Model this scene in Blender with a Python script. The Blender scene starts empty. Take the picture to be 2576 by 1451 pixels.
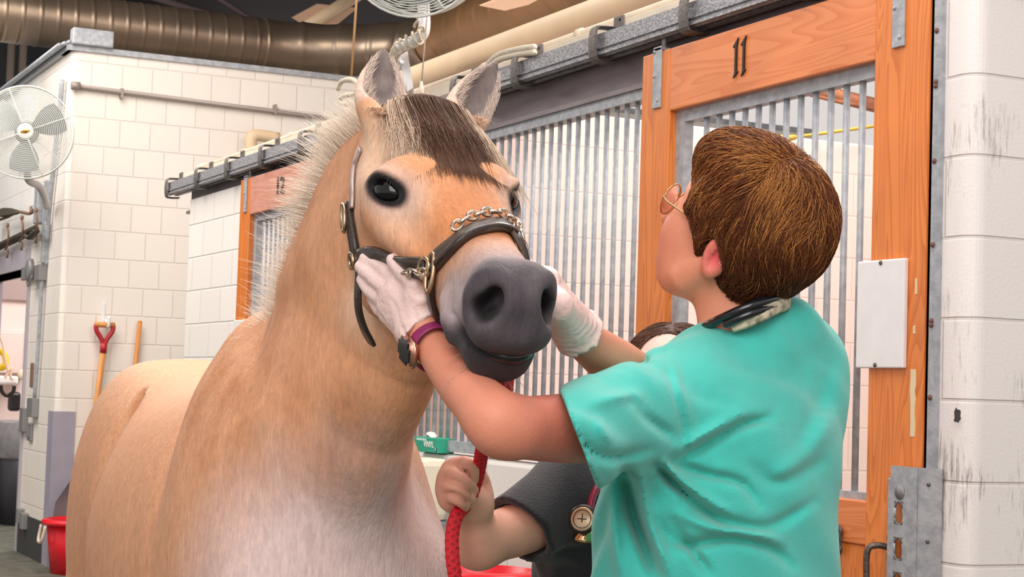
import bpy, bmesh, math, random
import numpy as np
from mathutils import Vector, Matrix
from mathutils.bvhtree import BVHTree
random.seed(5); RNG=np.random.default_rng(7)
PI=math.pi
S=bpy.context.scene; COL=S.collection
# ---------------------------------------------------------------- camera
F=4450.;CX,CY=1288.,725.5; HC=1.32
_vy=np.array([-2179,-189,F]);_vy/=np.linalg.norm(_vy)
_vz=np.array([.061,1,0.]);_vz=_vz-_vy*(_vz@_vy);_vz/=np.linalg.norm(_vz)
_vx=-np.cross(_vy,_vz)
CM=np.array([_vx,_vy,_vz]); CO=np.array([0,0,HC])
def P(px,py,D): return CM@np.array([(px-CX)/F*D,(CY-py)/F*D,D])+CO
def pl(px,py,ax,val):
    d=CM@np.array([(px-CX)/F,(CY-py)/F,1.]); return CO+d*((val-CO[ax])/d[ax])
def pj(w):
    c=(np.asarray(w)-CO)@CM; return np.stack([CX+F*c[...,0]/c[...,2],CY-F*c[...,1]/c[...,2],c[...,2]],-1)
cam=bpy.data.cameras.new('camera'); cam.sensor_width=36; cam.lens=36*F/2576; cam.clip_start=.05; cam.clip_end=200
co=bpy.data.objects.new('camera',cam); COL.objects.link(co); S.camera=co
co.matrix_world=Matrix([[CM[0,0],CM[0,1],-CM[0,2],0],[CM[1,0],CM[1,1],-CM[1,2],0],[CM[2,0],CM[2,1],-CM[2,2],HC],[0,0,0,1]])
cam.dof.use_dof=True; cam.dof.focus_distance=2.35; cam.dof.aperture_fstop=36
S.view_settings.view_transform='Standard'; S.view_settings.look='None'; S.view_settings.exposure=0
# ---------------------------------------------------------------- materials
def lin(c):
    if isinstance(c,str): c=[int(c[i:i+2],16)/255 for i in (0,2,4)]
    return tuple((x/12.92 if x<=.04045 else ((x+.055)/1.055)**2.4) for x in c)+(1,)
_M={}
def mat(name,col,rough=.5,metal=0,var=.0,scale=20,bump=0,bscale=60,spec=.5,sheen=0,sss=0,alpha=1,trans=0,attr=None,stretch=(1,1,1),coat=0,col2=None):
    if name in _M: return _M[name]
    m=bpy.data.materials.new(name); m.use_nodes=True; nt=m.node_tree; N=nt.nodes; L=nt.links; b=N['Principled BSDF']
    b.inputs['Roughness'].default_value=rough; b.inputs['Metallic'].default_value=metal
    b.inputs['Specular IOR Level'].default_value=spec; b.inputs['Sheen Weight'].default_value=sheen
    b.inputs['Sheen Roughness'].default_value=.6
    b.inputs['Coat Weight'].default_value=coat
    b.inputs['Transmission Weight'].default_value=trans; b.inputs['Alpha'].default_value=alpha
    if sss: b.inputs['Subsurface Weight'].default_value=sss; b.inputs['Subsurface Radius'].default_value=(.012,.005,.003); b.inputs['Subsurface Scale'].default_value=1
    c=lin(col); b.inputs['Base Color'].default_value=c
    tc=N.new('ShaderNodeTexCoord'); mp=N.new('ShaderNodeMapping'); L.new(tc.outputs['Object'],mp.inputs['Vector']); mp.inputs['Scale'].default_value=stretch
    src=None
    if attr:
        a=N.new('ShaderNodeAttribute'); a.attribute_name=attr; src=a.outputs['Color']
    if var or col2:
        n=N.new('ShaderNodeTexNoise'); n.inputs['Scale'].default_value=scale; n.inputs['Detail'].default_value=5; L.new(mp.outputs[0],n.inputs['Vector'])
        if col2:
            r=N.new('ShaderNodeValToRGB'); r.color_ramp.elements[0].position=.38; r.color_ramp.elements[1].position=.62
            r.color_ramp.elements[0].color=c; r.color_ramp.elements[1].color=lin(col2); L.new(n.outputs['Fac'],r.inputs['Fac']); src=r.outputs['Color']
        else:
            mr=N.new('ShaderNodeMapRange'); mr.inputs['From Min'].default_value=.3; mr.inputs['From Max'].default_value=.7; mr.inputs['To Min'].default_value=1-var; mr.inputs['To Max'].default_value=1+var
            L.new(n.outputs['Fac'],mr.inputs['Value']); mx=N.new('ShaderNodeMix'); mx.data_type='RGBA'; mx.blend_type='MULTIPLY'; mx.inputs['Factor'].default_value=1
            if src: L.new(src,mx.inputs['A'])
            else: mx.inputs['A'].default_value=c
            L.new(mr.outputs[0],mx.inputs['B']); src=mx.outputs['Result']
    if src: L.new(src,b.inputs['Base Color'])
    if bump:
        n2=N.new('ShaderNodeTexNoise'); n2.inputs['Scale'].default_value=bscale; n2.inputs['Detail'].default_value=6; L.new(mp.outputs[0],n2.inputs['Vector'])
        bp=N.new('ShaderNodeBump'); bp.inputs['Strength'].default_value=bump; bp.inputs['Distance'].default_value=.01; L.new(n2.outputs['Fac'],bp.inputs['Height']); L.new(bp.outputs[0],b.inputs['Normal'])
    _M[name]=m; return m
def block_mat(name,col,mort,axis,bw=.4,rh=.2,off=(0,0),scuff=0,bump=.5,rough=.55,mort_size=.006):
    m=bpy.data.materials.new(name); m.use_nodes=True; nt=m.node_tree; N=nt.nodes; L=nt.links; b=N['Principled BSDF']; b.inputs['Roughness'].default_value=rough
    g=N.new('ShaderNodeNewGeometry'); s=N.new('ShaderNodeSeparateXYZ'); L.new(g.outputs['Position'],s.inputs[0])
    sn=N.new('ShaderNodeSeparateXYZ'); L.new(g.outputs['True Normal'],sn.inputs[0])
    ab=N.new('ShaderNodeMath'); ab.operation='ABSOLUTE'; L.new(sn.outputs['X'],ab.inputs[0])
    gt=N.new('ShaderNodeMath'); gt.operation='GREATER_THAN'; L.new(ab.outputs[0],gt.inputs[0]); gt.inputs[1].default_value=.6
    mxu=N.new('ShaderNodeMix'); L.new(gt.outputs[0],mxu.inputs['Factor']); L.new(s.outputs['X'],mxu.inputs['A']); L.new(s.outputs['Y'],mxu.inputs['B'])
    c=N.new('ShaderNodeCombineXYZ')
    au=N.new('ShaderNodeMath'); au.inputs[1].default_value=off[0]+50.; L.new(mxu.outputs['Result'],au.inputs[0]); L.new(au.outputs[0],c.inputs['X'])
    av=N.new('ShaderNodeMath'); av.inputs[1].default_value=off[1]+20.; L.new(s.outputs['Z'],av.inputs[0]); L.new(av.outputs[0],c.inputs['Y'])
    br=N.new('ShaderNodeTexBrick'); L.new(c.outputs[0],br.inputs['Vector']); br.inputs['Scale'].default_value=1; br.inputs['Brick Width'].default_value=bw; br.inputs['Row Height'].default_value=rh
    br.inputs['Mortar Size'].default_value=mort_size; br.inputs['Mortar Smooth'].default_value=.6; br.inputs['Color1'].default_value=lin(col)
    c2=lin(col); br.inputs['Color2'].default_value=tuple(x*.96 for x in c2[:3])+(1,); br.inputs['Mortar'].default_value=lin(mort)
    src=br.outputs['Color']
    n=N.new('ShaderNodeTexNoise'); n.inputs['Scale'].default_value=120; n.inputs['Detail'].default_value=4; L.new(g.outputs['Position'],n.inputs['Vector'])
    if scuff:
        mp=N.new('ShaderNodeMapping'); mp.inputs['Scale'].default_value=(120,120,11); L.new(g.outputs['Position'],mp.inputs['Vector'])
        n3=N.new('ShaderNodeTexNoise'); n3.inputs['Scale'].default_value=1; n3.inputs['Detail'].default_value=8; n3.inputs['Roughness'].default_value=.75; L.new(mp.outputs[0],n3.inputs['Vector'])
        n4=N.new('ShaderNodeTexNoise'); n4.inputs['Scale'].default_value=3.2; n4.inputs['Detail'].default_value=3; L.new(g.outputs['Position'],n4.inputs['Vector'])
        a=N.new('ShaderNodeMath'); a.operation='MULTIPLY'; L.new(n3.outputs['Fac'],a.inputs[0]); L.new(n4.outputs['Fac'],a.inputs[1])
        zr=N.new('ShaderNodeMapRange'); zr.inputs['From Min'].default_value=2.2; zr.inputs['From Max'].default_value=1.5; zr.inputs['To Min'].default_value=.72; zr.inputs['To Max'].default_value=1.; L.new(s.outputs['Z'],zr.inputs['Value'])
        a2=N.new('ShaderNodeMath'); a2.operation='MULTIPLY'; L.new(a.outputs[0],a2.inputs[0]); L.new(zr.outputs[0],a2.inputs[1])
        r=N.new('ShaderNodeMapRange'); r.inputs['From Min'].default_value=.262; r.inputs['From Max'].default_value=.37; r.inputs['To Max'].default_value=scuff; L.new(a2.outputs[0],r.inputs['Value'])
        mx=N.new('ShaderNodeMix'); mx.data_type='RGBA'; L.new(r.outputs[0],mx.inputs['Factor']); L.new(src,mx.inputs['A']); mx.inputs['B'].default_value=lin('6b6260'); src=mx.outputs['Result']
    L.new(src,b.inputs['Base Color'])
    h=N.new('ShaderNodeMath'); h.operation='MULTIPLY_ADD'; L.new(n.outputs['Fac'],h.inputs[0]); h.inputs[1].default_value=.25
    inv=N.new('ShaderNodeMath'); inv.operation='SUBTRACT'; inv.inputs[0].default_value=1; L.new(br.outputs['Fac'],inv.inputs[1]); L.new(inv.outputs[0],h.inputs[2])
    bp=N.new('ShaderNodeBump'); bp.inputs['Strength'].default_value=bump; bp.inputs['Distance'].default_value=.006; L.new(h.outputs[0],bp.inputs['Height']); L.new(bp.outputs[0],b.inputs['Normal'])
    return m
def wood_mat(name,c1,c2,along='Z',rough=.35,dist=3.0,scale=9):
    m=bpy.data.materials.new(name); m.use_nodes=True; nt=m.node_tree; N=nt.nodes; L=nt.links; b=N['Principled BSDF']; b.inputs['Roughness'].default_value=rough; b.inputs['Coat Weight'].default_value=.3; b.inputs['Coat Roughness'].default_value=.3
    tc=N.new('ShaderNodeTexCoord'); mp=N.new('ShaderNodeMapping'); L.new(tc.outputs['Object'],mp.inputs['Vector'])
    s=[1,1,1]; s['XYZ'.index(along)]=.09; mp.inputs['Scale'].default_value=s
    n=N.new('ShaderNodeTexNoise'); n.inputs['Scale'].default_value=scale; n.inputs['Detail'].default_value=1.5; n.inputs['Distortion'].default_value=.4; L.new(mp.outputs[0],n.inputs['Vector'])
    mu=N.new('ShaderNodeMath'); mu.operation='MULTIPLY'; mu.inputs[1].default_value=22; L.new(n.outputs['Fac'],mu.inputs[0])
    fr=N.new('ShaderNodeMath'); fr.operation='FRACT'; L.new(mu.outputs[0],fr.inputs[0])
    r=N.new('ShaderNodeValToRGB'); r.color_ramp.elements[0].color=lin(c1); r.color_ramp.elements[1].color=lin(c2); r.color_ramp.elements[0].position=.35; r.color_ramp.elements[1].position=.95
    e=r.color_ramp.elements.new(1.0); e.color=lin(c1); L.new(fr.outputs[0],r.inputs['Fac'])
    n2=N.new('ShaderNodeTexNoise'); n2.inputs['Scale'].default_value=4; L.new(tc.outputs['Object'],n2.inputs['Vector'])
    mr=N.new('ShaderNodeMapRange'); mr.inputs['To Min'].default_value=.8; mr.inputs['To Max'].default_value=1.2; L.new(n2.outputs['Fac'],mr.inputs['Value'])
    mx=N.new('ShaderNodeMix'); mx.data_type='RGBA'; mx.blend_type='MULTIPLY'; mx.inputs['Factor'].default_value=1; L.new(r.outputs[0],mx.inputs['A']); L.new(mr.outputs[0],mx.inputs['B'])
    L.new(mx.outputs['Result'],b.inputs['Base Color']); return m
# ---------------------------------------------------------------- mesh builder
def link(name,me,m=None,parent=None):
    o=bpy.data.objects.new(name,me); COL.objects.link(o)
    if m is not None: me.materials.append(m)
    if parent is not None: o.parent=parent
    return o
def tag(o,label=None,cat=None,group=None,kind=None):
    if label: o['label']=label
    if cat: o['category']=cat
    if group: o['group']=group
    if kind: o['kind']=kind
    return o
def thing(name,label,cat,loc=(0,0,0),group=None):
    o=bpy.data.objects.new(name,None); COL.objects.link(o); o.location=loc; o.empty_display_size=.1
    return tag(o,label,cat,group)
def npmesh(name,v,f,smooth=True,col=None):
    me=bpy.data.meshes.new(name); v=np.asarray(v,dtype=np.float32)
    if isinstance(f,np.ndarray):
        k=f.shape[1]; n=len(f)
        me.vertices.add(len(v)); me.vertices.foreach_set('co',v.ravel()); me.loops.add(n*k); me.loops.foreach_set('vertex_index',f.ravel().astype(np.int32))
        me.polygons.add(n); me.polygons.foreach_set('loop_start',np.arange(0,n*k,k,dtype=np.int32)); me.polygons.foreach_set('loop_total',np.full(n,k,dtype=np.int32))
        me.update(calc_edges=True)
    else: me.from_pydata([tuple(map(float,q)) for q in v],[],f); me.update()
    if smooth: me.polygons.foreach_set('use_smooth',np.ones(len(me.polygons),dtype=bool))
    if col is not None:
        a=me.color_attributes.new('Col','FLOAT_COLOR','POINT'); c=np.ones((len(v),4),dtype=np.float32); c[:,:3]=col; a.data.foreach_set('color',c.ravel())
    me.validate(); return me
class MB:
    def __init__(s,loc=(0,0,0)): s.v=[]; s.f=[]; s.sm=[]; s.o=np.array(loc,float)
    def add(s,v,f,smooth=False):
        n=len(s.v); s.v+= [tuple(np.asarray(q,float)-s.o) for q in v]; s.f+=[tuple(i+n for i in q) for q in f]; s.sm+=[smooth]*len(f); return s
    def box(s,x0,x1,y0,y1,z0,z1,bev=0):
        bm=bmesh.new(); bmesh.ops.create_cube(bm,size=1)
        for v in bm.verts: v.co=((x0+x1)/2+v.co.x*(x1-x0),(y0+y1)/2+v.co.y*(y1-y0),(z0+z1)/2+v.co.z*(z1-z0))
        if bev: bmesh.ops.bevel(bm,geom=bm.edges[:],offset=bev,segments=2,affect='EDGES',profile=.5)
        s.bm(bm); return s
    def bm(s,bm,smooth=False,M=None):
        bm.verts.index_update(); vs=[(M@v.co if M else v.co)[:] for v in bm.verts]; s.add(vs,[[v.index for v in f.verts] for f in bm.faces],smooth); bm.free()
    def tube(s,pts,r,n=10,closed=False,cap=True,smooth=True,flat=None):
        v,f=tube_np(pts,r,n,closed,cap,flat); return s.add(v,f,smooth)
    def lathe(s,prof,c,axis=(0,0,1),n=32,smooth=True):
        ax=Vector(axis).normalized(); t=ax.orthogonal().normalized(); b=ax.cross(t); V=[];Fc=[]
        for r,h in prof:
            for i in range(n):
                a=2*PI*i/n; V.append(Vector(c)+ax*h+(t*math.cos(a)+b*math.sin(a))*r)
        for j in range(len(prof)-1):
            for i in range(n): Fc.append((j*n+i,j*n+(i+1)%n,(j+1)*n+(i+1)%n,(j+1)*n+i))
        Fc.append(tuple(range(n))[::-1]); Fc.append(tuple(range((len(prof)-1)*n,len(prof)*n)))
        return s.add(V,Fc,smooth)
    def prism(s,poly,axis,h0,h1):
        # poly in the two other axes order
        ax='xyz'.index(axis); oth=[i for i in range(3) if i!=ax]; V=[]
        for h in (h0,h1):
            for p in poly:
                q=[0,0,0]; q[ax]=h; q[oth[0]]=p[0]; q[oth[1]]=p[1]; V.append(q)
        n=len(poly); Fc=[tuple(range(n)),tuple(range(2*n-1,n-1,-1))]+[(i,(i+1)%n,n+(i+1)%n,n+i) for i in range(n)]
        return s.add(V,Fc)
    def obj(s,name,m,parent=None,rel=False):
        me=bpy.data.meshes.new(name); me.from_pydata(s.v,[],s.f); me.polygons.foreach_set('use_smooth',s.sm); me.update()
        bm=bmesh.new(); bm.from_mesh(me); bmesh.ops.recalc_face_normals(bm,faces=bm.faces[:]); bm.to_mesh(me); bm.free()
        o=link(name,me,m); o.location=s.o
        if parent is not None:
            o.parent=parent; o.location=Vector(s.o)-Vector(parent.location) if parent.parent is None else Vector(s.o)-Vector(parent.location)-Vector(parent.parent.location)
        return o
def tube_np(pts,r,n=10,closed=False,cap=True,flat=None):
    pts=[Vector(p) for p in pts]; m=len(pts); rs=r if hasattr(r,'__len__') else [r]*m; V=[];Fc=[]
    T=[]
    for i in range(m):
        a=pts[(i-1)%m] if (closed or i>0) else pts[i]; b=pts[(i+1)%m] if (closed or i<m-1) else pts[i]
        T.append((b-a).normalized())
    u=T[0].orthogonal().normalized(); 
    for i in range(m):
        u=(u-T[i]*u.dot(T[i])); u=u.normalized() if u.length>1e-6 else T[i].orthogonal().normalized()
        if flat is not None: u=Vector(flat[i] if hasattr(flat[0],'__len__') else flat); u=(u-T[i]*u.dot(T[i])).normalized()
        w=T[i].cross(u); rr=rs[i]
        ra,rb=(rr if hasattr(rr,'__len__') else (rr,rr))
        for k in range(n):
            a=2*PI*k/n; V.append(tuple(pts[i]+u*math.cos(a)*ra+w*math.sin(a)*rb))
    for i in range(m if closed else m-1):
        j=(i+1)%m
        for k in range(n): Fc.append((i*n+k,i*n+(k+1)%n,j*n+(k+1)%n,j*n+k))
    if cap and not closed: Fc.append(tuple(range(n))[::-1]); Fc.append(tuple(range((m-1)*n,m*n)))
    return V,Fc
def spline(pts,n=8):
    p=np.asarray(pts,float); out=[]
    q=np.vstack([2*p[0]-p[1],p,2*p[-1]-p[-2]])
    for i in range(1,len(q)-2):
        for t in np.linspace(0,1,n,endpoint=False):
            out.append(.5*((2*q[i])+(-q[i-1]+q[i+1])*t+(2*q[i-1]-5*q[i]+4*q[i+1]-q[i+2])*t*t+(-q[i-1]+3*q[i]-3*q[i+1]+q[i+2])*t**3))
    out.append(p[-1]); return np.array(out)
def text(name,s,size,M,m,parent,ext=.002,sx=1,off=0):
    cu=bpy.data.curves.new(name,'FONT'); cu.body=s; cu.size=size; cu.extrude=ext; cu.align_x='CENTER'; cu.align_y='CENTER'; cu.offset=off; cu.materials.append(m)
    q=bpy.data.objects.new(name,cu); me=bpy.data.meshes.new_from_object(q); bpy.data.objects.remove(q); o=bpy.data.objects.new(name,me); COL.objects.link(o); o.matrix_world=M@Matrix.Diagonal((sx,1,1,1)); 
    if parent is not None: o.parent=parent; o.matrix_parent_inverse=Matrix.Translation(-Vector(parent.location))
    return o
def face_mx(o,x,y):
    x=Vector(x).normalized(); y=Vector(y).normalized(); z=x.cross(y); M=Matrix((x,y,z)).transposed().to_4x4(); M.translation=Vector(o); return M
# ================================================================ THE PLACE
XS=2.878; XW=2.93; YF=12.6; XL=2.60
m_blk_near=block_mat('painted block near','f1ebe7','e2dad5','X',.4,.2,(.13,.066),scuff=.9,bump=.55)
m_blk=block_mat('painted block aisle','efe6dc','e9ddd2','X',.22,.2,(.05,.03),bump=.6,mort_size=.007)
m_blk_left=block_mat('painted block by doorway','f3efea','e6ded6','X',.4,.2,(.1,.03),bump=.4)
m_blk_stall=block_mat('painted block stall','f8e4db','ecd8cf','X',.4,.2,(.1,.0),bump=.3)
m_blk_knee=block_mat('painted block low wall','f0eae4','dcd5cf','X',.4,.2,(.02,-.06),bump=.7)
m_pinkwall=block_mat('dull pink block','d8bcb0','c9aba0','X',.4,.2,(.1,.0),bump=.3)
m_galv=mat('galvanised steel','b2b5b9',.45,.15,.12,30,.15,90,col2='9b9fa5')
m_steel=mat('painted grey steel','8f8c90',.5,.3,.1,20,.2,60)
m_track=mat('worn track steel','a9a9ae',.42,.5,.2,60,.5,120,col2='8b898d')
m_track_dk=mat('dark track bracket','6f6864',.5,.5,.2,40,.3,90)
m_beam=mat('purple grey steel beam','857a7c',.45,.4,.15,12,.1,60,stretch=(1,.3,2))
m_cream=mat('cream fascia paint','d9cbb6',.6,0,.06,10)
m_wood=wood_mat('orange varnished fir','e8863a','d06e26','Z'); m_woodh=wood_mat('orange varnished fir rail','e68a50','d8773c','Y')  # rail fir made pinker: light on the top rail put into its colour
m_wood12=wood_mat('fir rail tinted by light','dd9c88','d08a74','Y')  # pinker rail copy, the tint of the light put into the wood colour
m_black=mat('black iron','2b211b',.45,.4)
m_iron=mat('worn iron handle','6a5f58',.4,.7,.25,60,.2,90)
m_white=mat('white enamel','eceaea',.4,0,.03)
m_floor=mat('rubber aisle floor','6c6a5d',.6,0,.25,8,.4,120,col2='57564c')
m_roof=mat('dark roof deck','24161a',.8)
m_dark=mat('dark shade cloth','3a3b3f',.7,0,.1,5)
m_duct=mat('spiral duct sheet metal','8f7d6b',.36,.75,.18,3,.06,30)
m_pvc=mat('cream pipe lagging','dfc3a0',.5,0,.05,6)
m_copper=mat('copper pipe','c88d70',.35,.6,.2,20)
m_rope_w=mat('pale rope','d8ccb8',.8,0,.1,80,.6,150)
m_glaze=mat('bright white paint','f5efeb',.45,0,.02)
def struct(o): o['kind']='structure'; return o
def setting():
    b=MB(); b.box(-6,12,-4,24,-.1,0); struct(b.obj('floor',m_floor))
    b=MB(); b.box(-6,12,2.5,24,5.6,5.7); struct(b.obj('ceiling',m_roof))
    # near block corner at the right, bullnose edge
    pr=.045; poly=[(5.5,3.367),(5.5,3.515),(XS+.004,3.515)]
    for i in range(9):
        a=PI+ (PI/2)*i/8; poly.append((XS+pr+pr*math.cos(a),3.367+pr+pr*math.sin(a)))
    b=MB(); b.prism(poly,'z',0,3.4); struct(b.obj('wall_right',m_blk_near))
    # end pilaster of the stall row
    poly=[(6.3,9.34),(6.3,10.53),(XS+.1,10.53)]; pr=.05
    for i in range(7):
        a=PI/2+(PI/2)*i/6; poly.append((XS+.04+pr+pr*math.cos(a),10.53-pr+pr*math.sin(a)))
    poly.append((XS+.04,9.34)); b=MB(); b.prism(poly,'z',0,2.42); struct(b.obj('wall_stall_end',m_blk_knee))
    # low block wall below the fixed grille
    b=MB(); b.box(XW,XW+.2,4.95,7.95,0,1.06,.02); struct(b.obj('wall_stall_low',m_blk_knee))
    # partition between the stalls + rear stall wall
    b=MB(); b.box(XW+.2,8.2,6.8,6.95,0,2.55,.01); struct(b.obj('wall_partition',m_blk_stall))
    b=MB(); b.box(6.6,6.75,3.5,6.8,0,5.6); struct(b.obj('wall_stall_back',m_pinkwall))
    b=MB(); b.box(XW+.3,8.2,9.1,9.25,0,2.5); struct(b.obj('wall_partition_rear',m_pinkwall))
    # far wall and the side wall that runs on behind it
    pr=.05; poly=[(9,YF),(9,YF+.2),(XL+.2,YF+.2),(XL+.2,13.74),(XL,13.74)]
    for i in range(7):
        a=PI+(PI/2)*i/6; poly.append((XL+pr+pr*math.cos(a),YF+pr+pr*math.sin(a)))
    b=MB(); b.prism(poly,'z',0,3.64); struct(b.obj('wall_far',m_blk))
    b=MB(); b.box(XL,XL+.2,13.74,16.2,2.15,3.64); b.box(XL,XL+.2,16.2,19,0,3.64); struct(b.obj('wall_left',m_blk_left))
    b=MB(); b.box(XL-.02,XL+.22,13.70,13.75,0,2.2); b.box(XL-.02,XL+.22,13.75,16.2,2.15,2.3); b.box(XL-.02,XL+.22,16.15,16.2,0,2.15); struct(b.obj('door_1',mat('door frame grey','b6aeb4',.5)))
    b=MB(); b.box(XL-.012,XL+.01,YF+.12,13.7,0,.29); struct(b.obj('baseboard_left',mat('black rubber base','3d3d3b',.6)))
    b=MB(); b.box(XL-.03,9,YF-.02,YF+.25,3.64,3.68); b.box(XL-.04,XL+.22,YF,19,3.64,3.68); struct(b.obj('trim_1',m_galv))
    # wash room seen through the doorway
    b=MB(); b.box(XL+.2,6,17.6,17.8,0,3); struct(b.obj('wall_room_back',mat('wash room wall','e9d3cb',.5,0,.03,2)))
    b=MB(); b.box(XL+.2,6,17.55,17.6,2.05,2.3,.01); struct(b.obj('trim_2',mat('room grey band','a8938f',.5)))
    # far dark end of the aisle
    b=MB(); b.box(-6,6,21.5,21.6,0,5.6); struct(b.obj('wall_back',m_dark))
    # steel beam over the stalls
    b=MB(); b.box(XW,XW+.10,3.515,10.62,2.345,2.362); b.box(XW+.03,XW+.045,3.515,10.62,2.362,2.53); b.box(XW,XW+.10,3.515,10.62,2.53,2.545); b.box(XW+.03,XW+.1,10.60,10.62,2.36,2.53)
    struct(b.obj('beam',m_beam))
    b=MB(); b.box(XW+.0,XW+.10,3.515,10.75,2.545,2.60,.004); struct(b.obj('trim_3',m_cream))
    # door stop angle at the right jamb
    t=MB(); t.box(XS-.012,XS+.01,3.476,3.514,0,3.3); t.box(XS-.012,XS+.05,3.505,3.514,0,3.3); struct(t.obj('trim_4',m_galv))
    s=MB()
    for z in (2.92,2.26,2.13,1.93,1.72,1.53,1.34): s.lathe([(.007,0),(.007,.003),(.003,.005)],(XS-.012,3.494,z),(-1,0,0),10)
    for z in (1.53,2.13): s.lathe([(.007,0),(.007,.003),(.003,.005)],(XS-.012,3.494,z-.01),(-1,0,0),10)
    struct(s.obj('trim_5',mat('rusty screw heads','7a5148',.6,.3)))
setting()
# ---------------------------------------------------------------- sliding track
def track(name,y0,y1,brs,label):
    t=thing(name,label,'track',(XS,(y0+y1)/2,2.5)); xf=2.855
    b=MB(t.location); b.prism([(2.862,2.478),(2.862,2.55),(2.93,2.556),(2.93,2.545),(2.868,2.54),(2.868,2.49),(2.885,2.486),(2.885,2.472),(2.874,2.470)],'y',y0,y1)
    b.box(2.856,2.863,y0,y1,2.495,2.500); b.box(2.855,2.863,y0,y1,2.474,2.483); b.box(2.905,2.93,y0,y1,2.472,2.49)
    b.obj('rail',m_track,t)
    for y in brs:
        c=MB((XS,y,2.5)); w=.03
        pts=[(2.935,2.575),(2.875,2.575),(2.846,2.56),(2.846,2.47),(2.875,2.455),(2.925,2.458)]
        pts=[(p[0],y,p[1]) for p in pts]; c.tube(spline(pts,4),[(w,.006)]*(5*4+1),8,flat=(0,1,0),smooth=False)
        c.lathe([(.012,0),(.012,.006),(.006,.01)],(2.932,y-.045,2.60),(-1,0,0),8); c.box(2.922,2.932,y-.065,y,2.575,2.615,.003)
        c.obj('track_bracket',m_track_dk,t)
    return t
track('door_track',7.15,10.82,[10.79,10.14,9.53,8.92,8.29,7.67],'shorter grey overhead track carrying the door marked 12')
track('door_track',3.3,6.47,[6.44,5.88,5.27,4.68,4.08],'grey overhead track with rounded end bracket, carrying the door marked 11')
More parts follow.
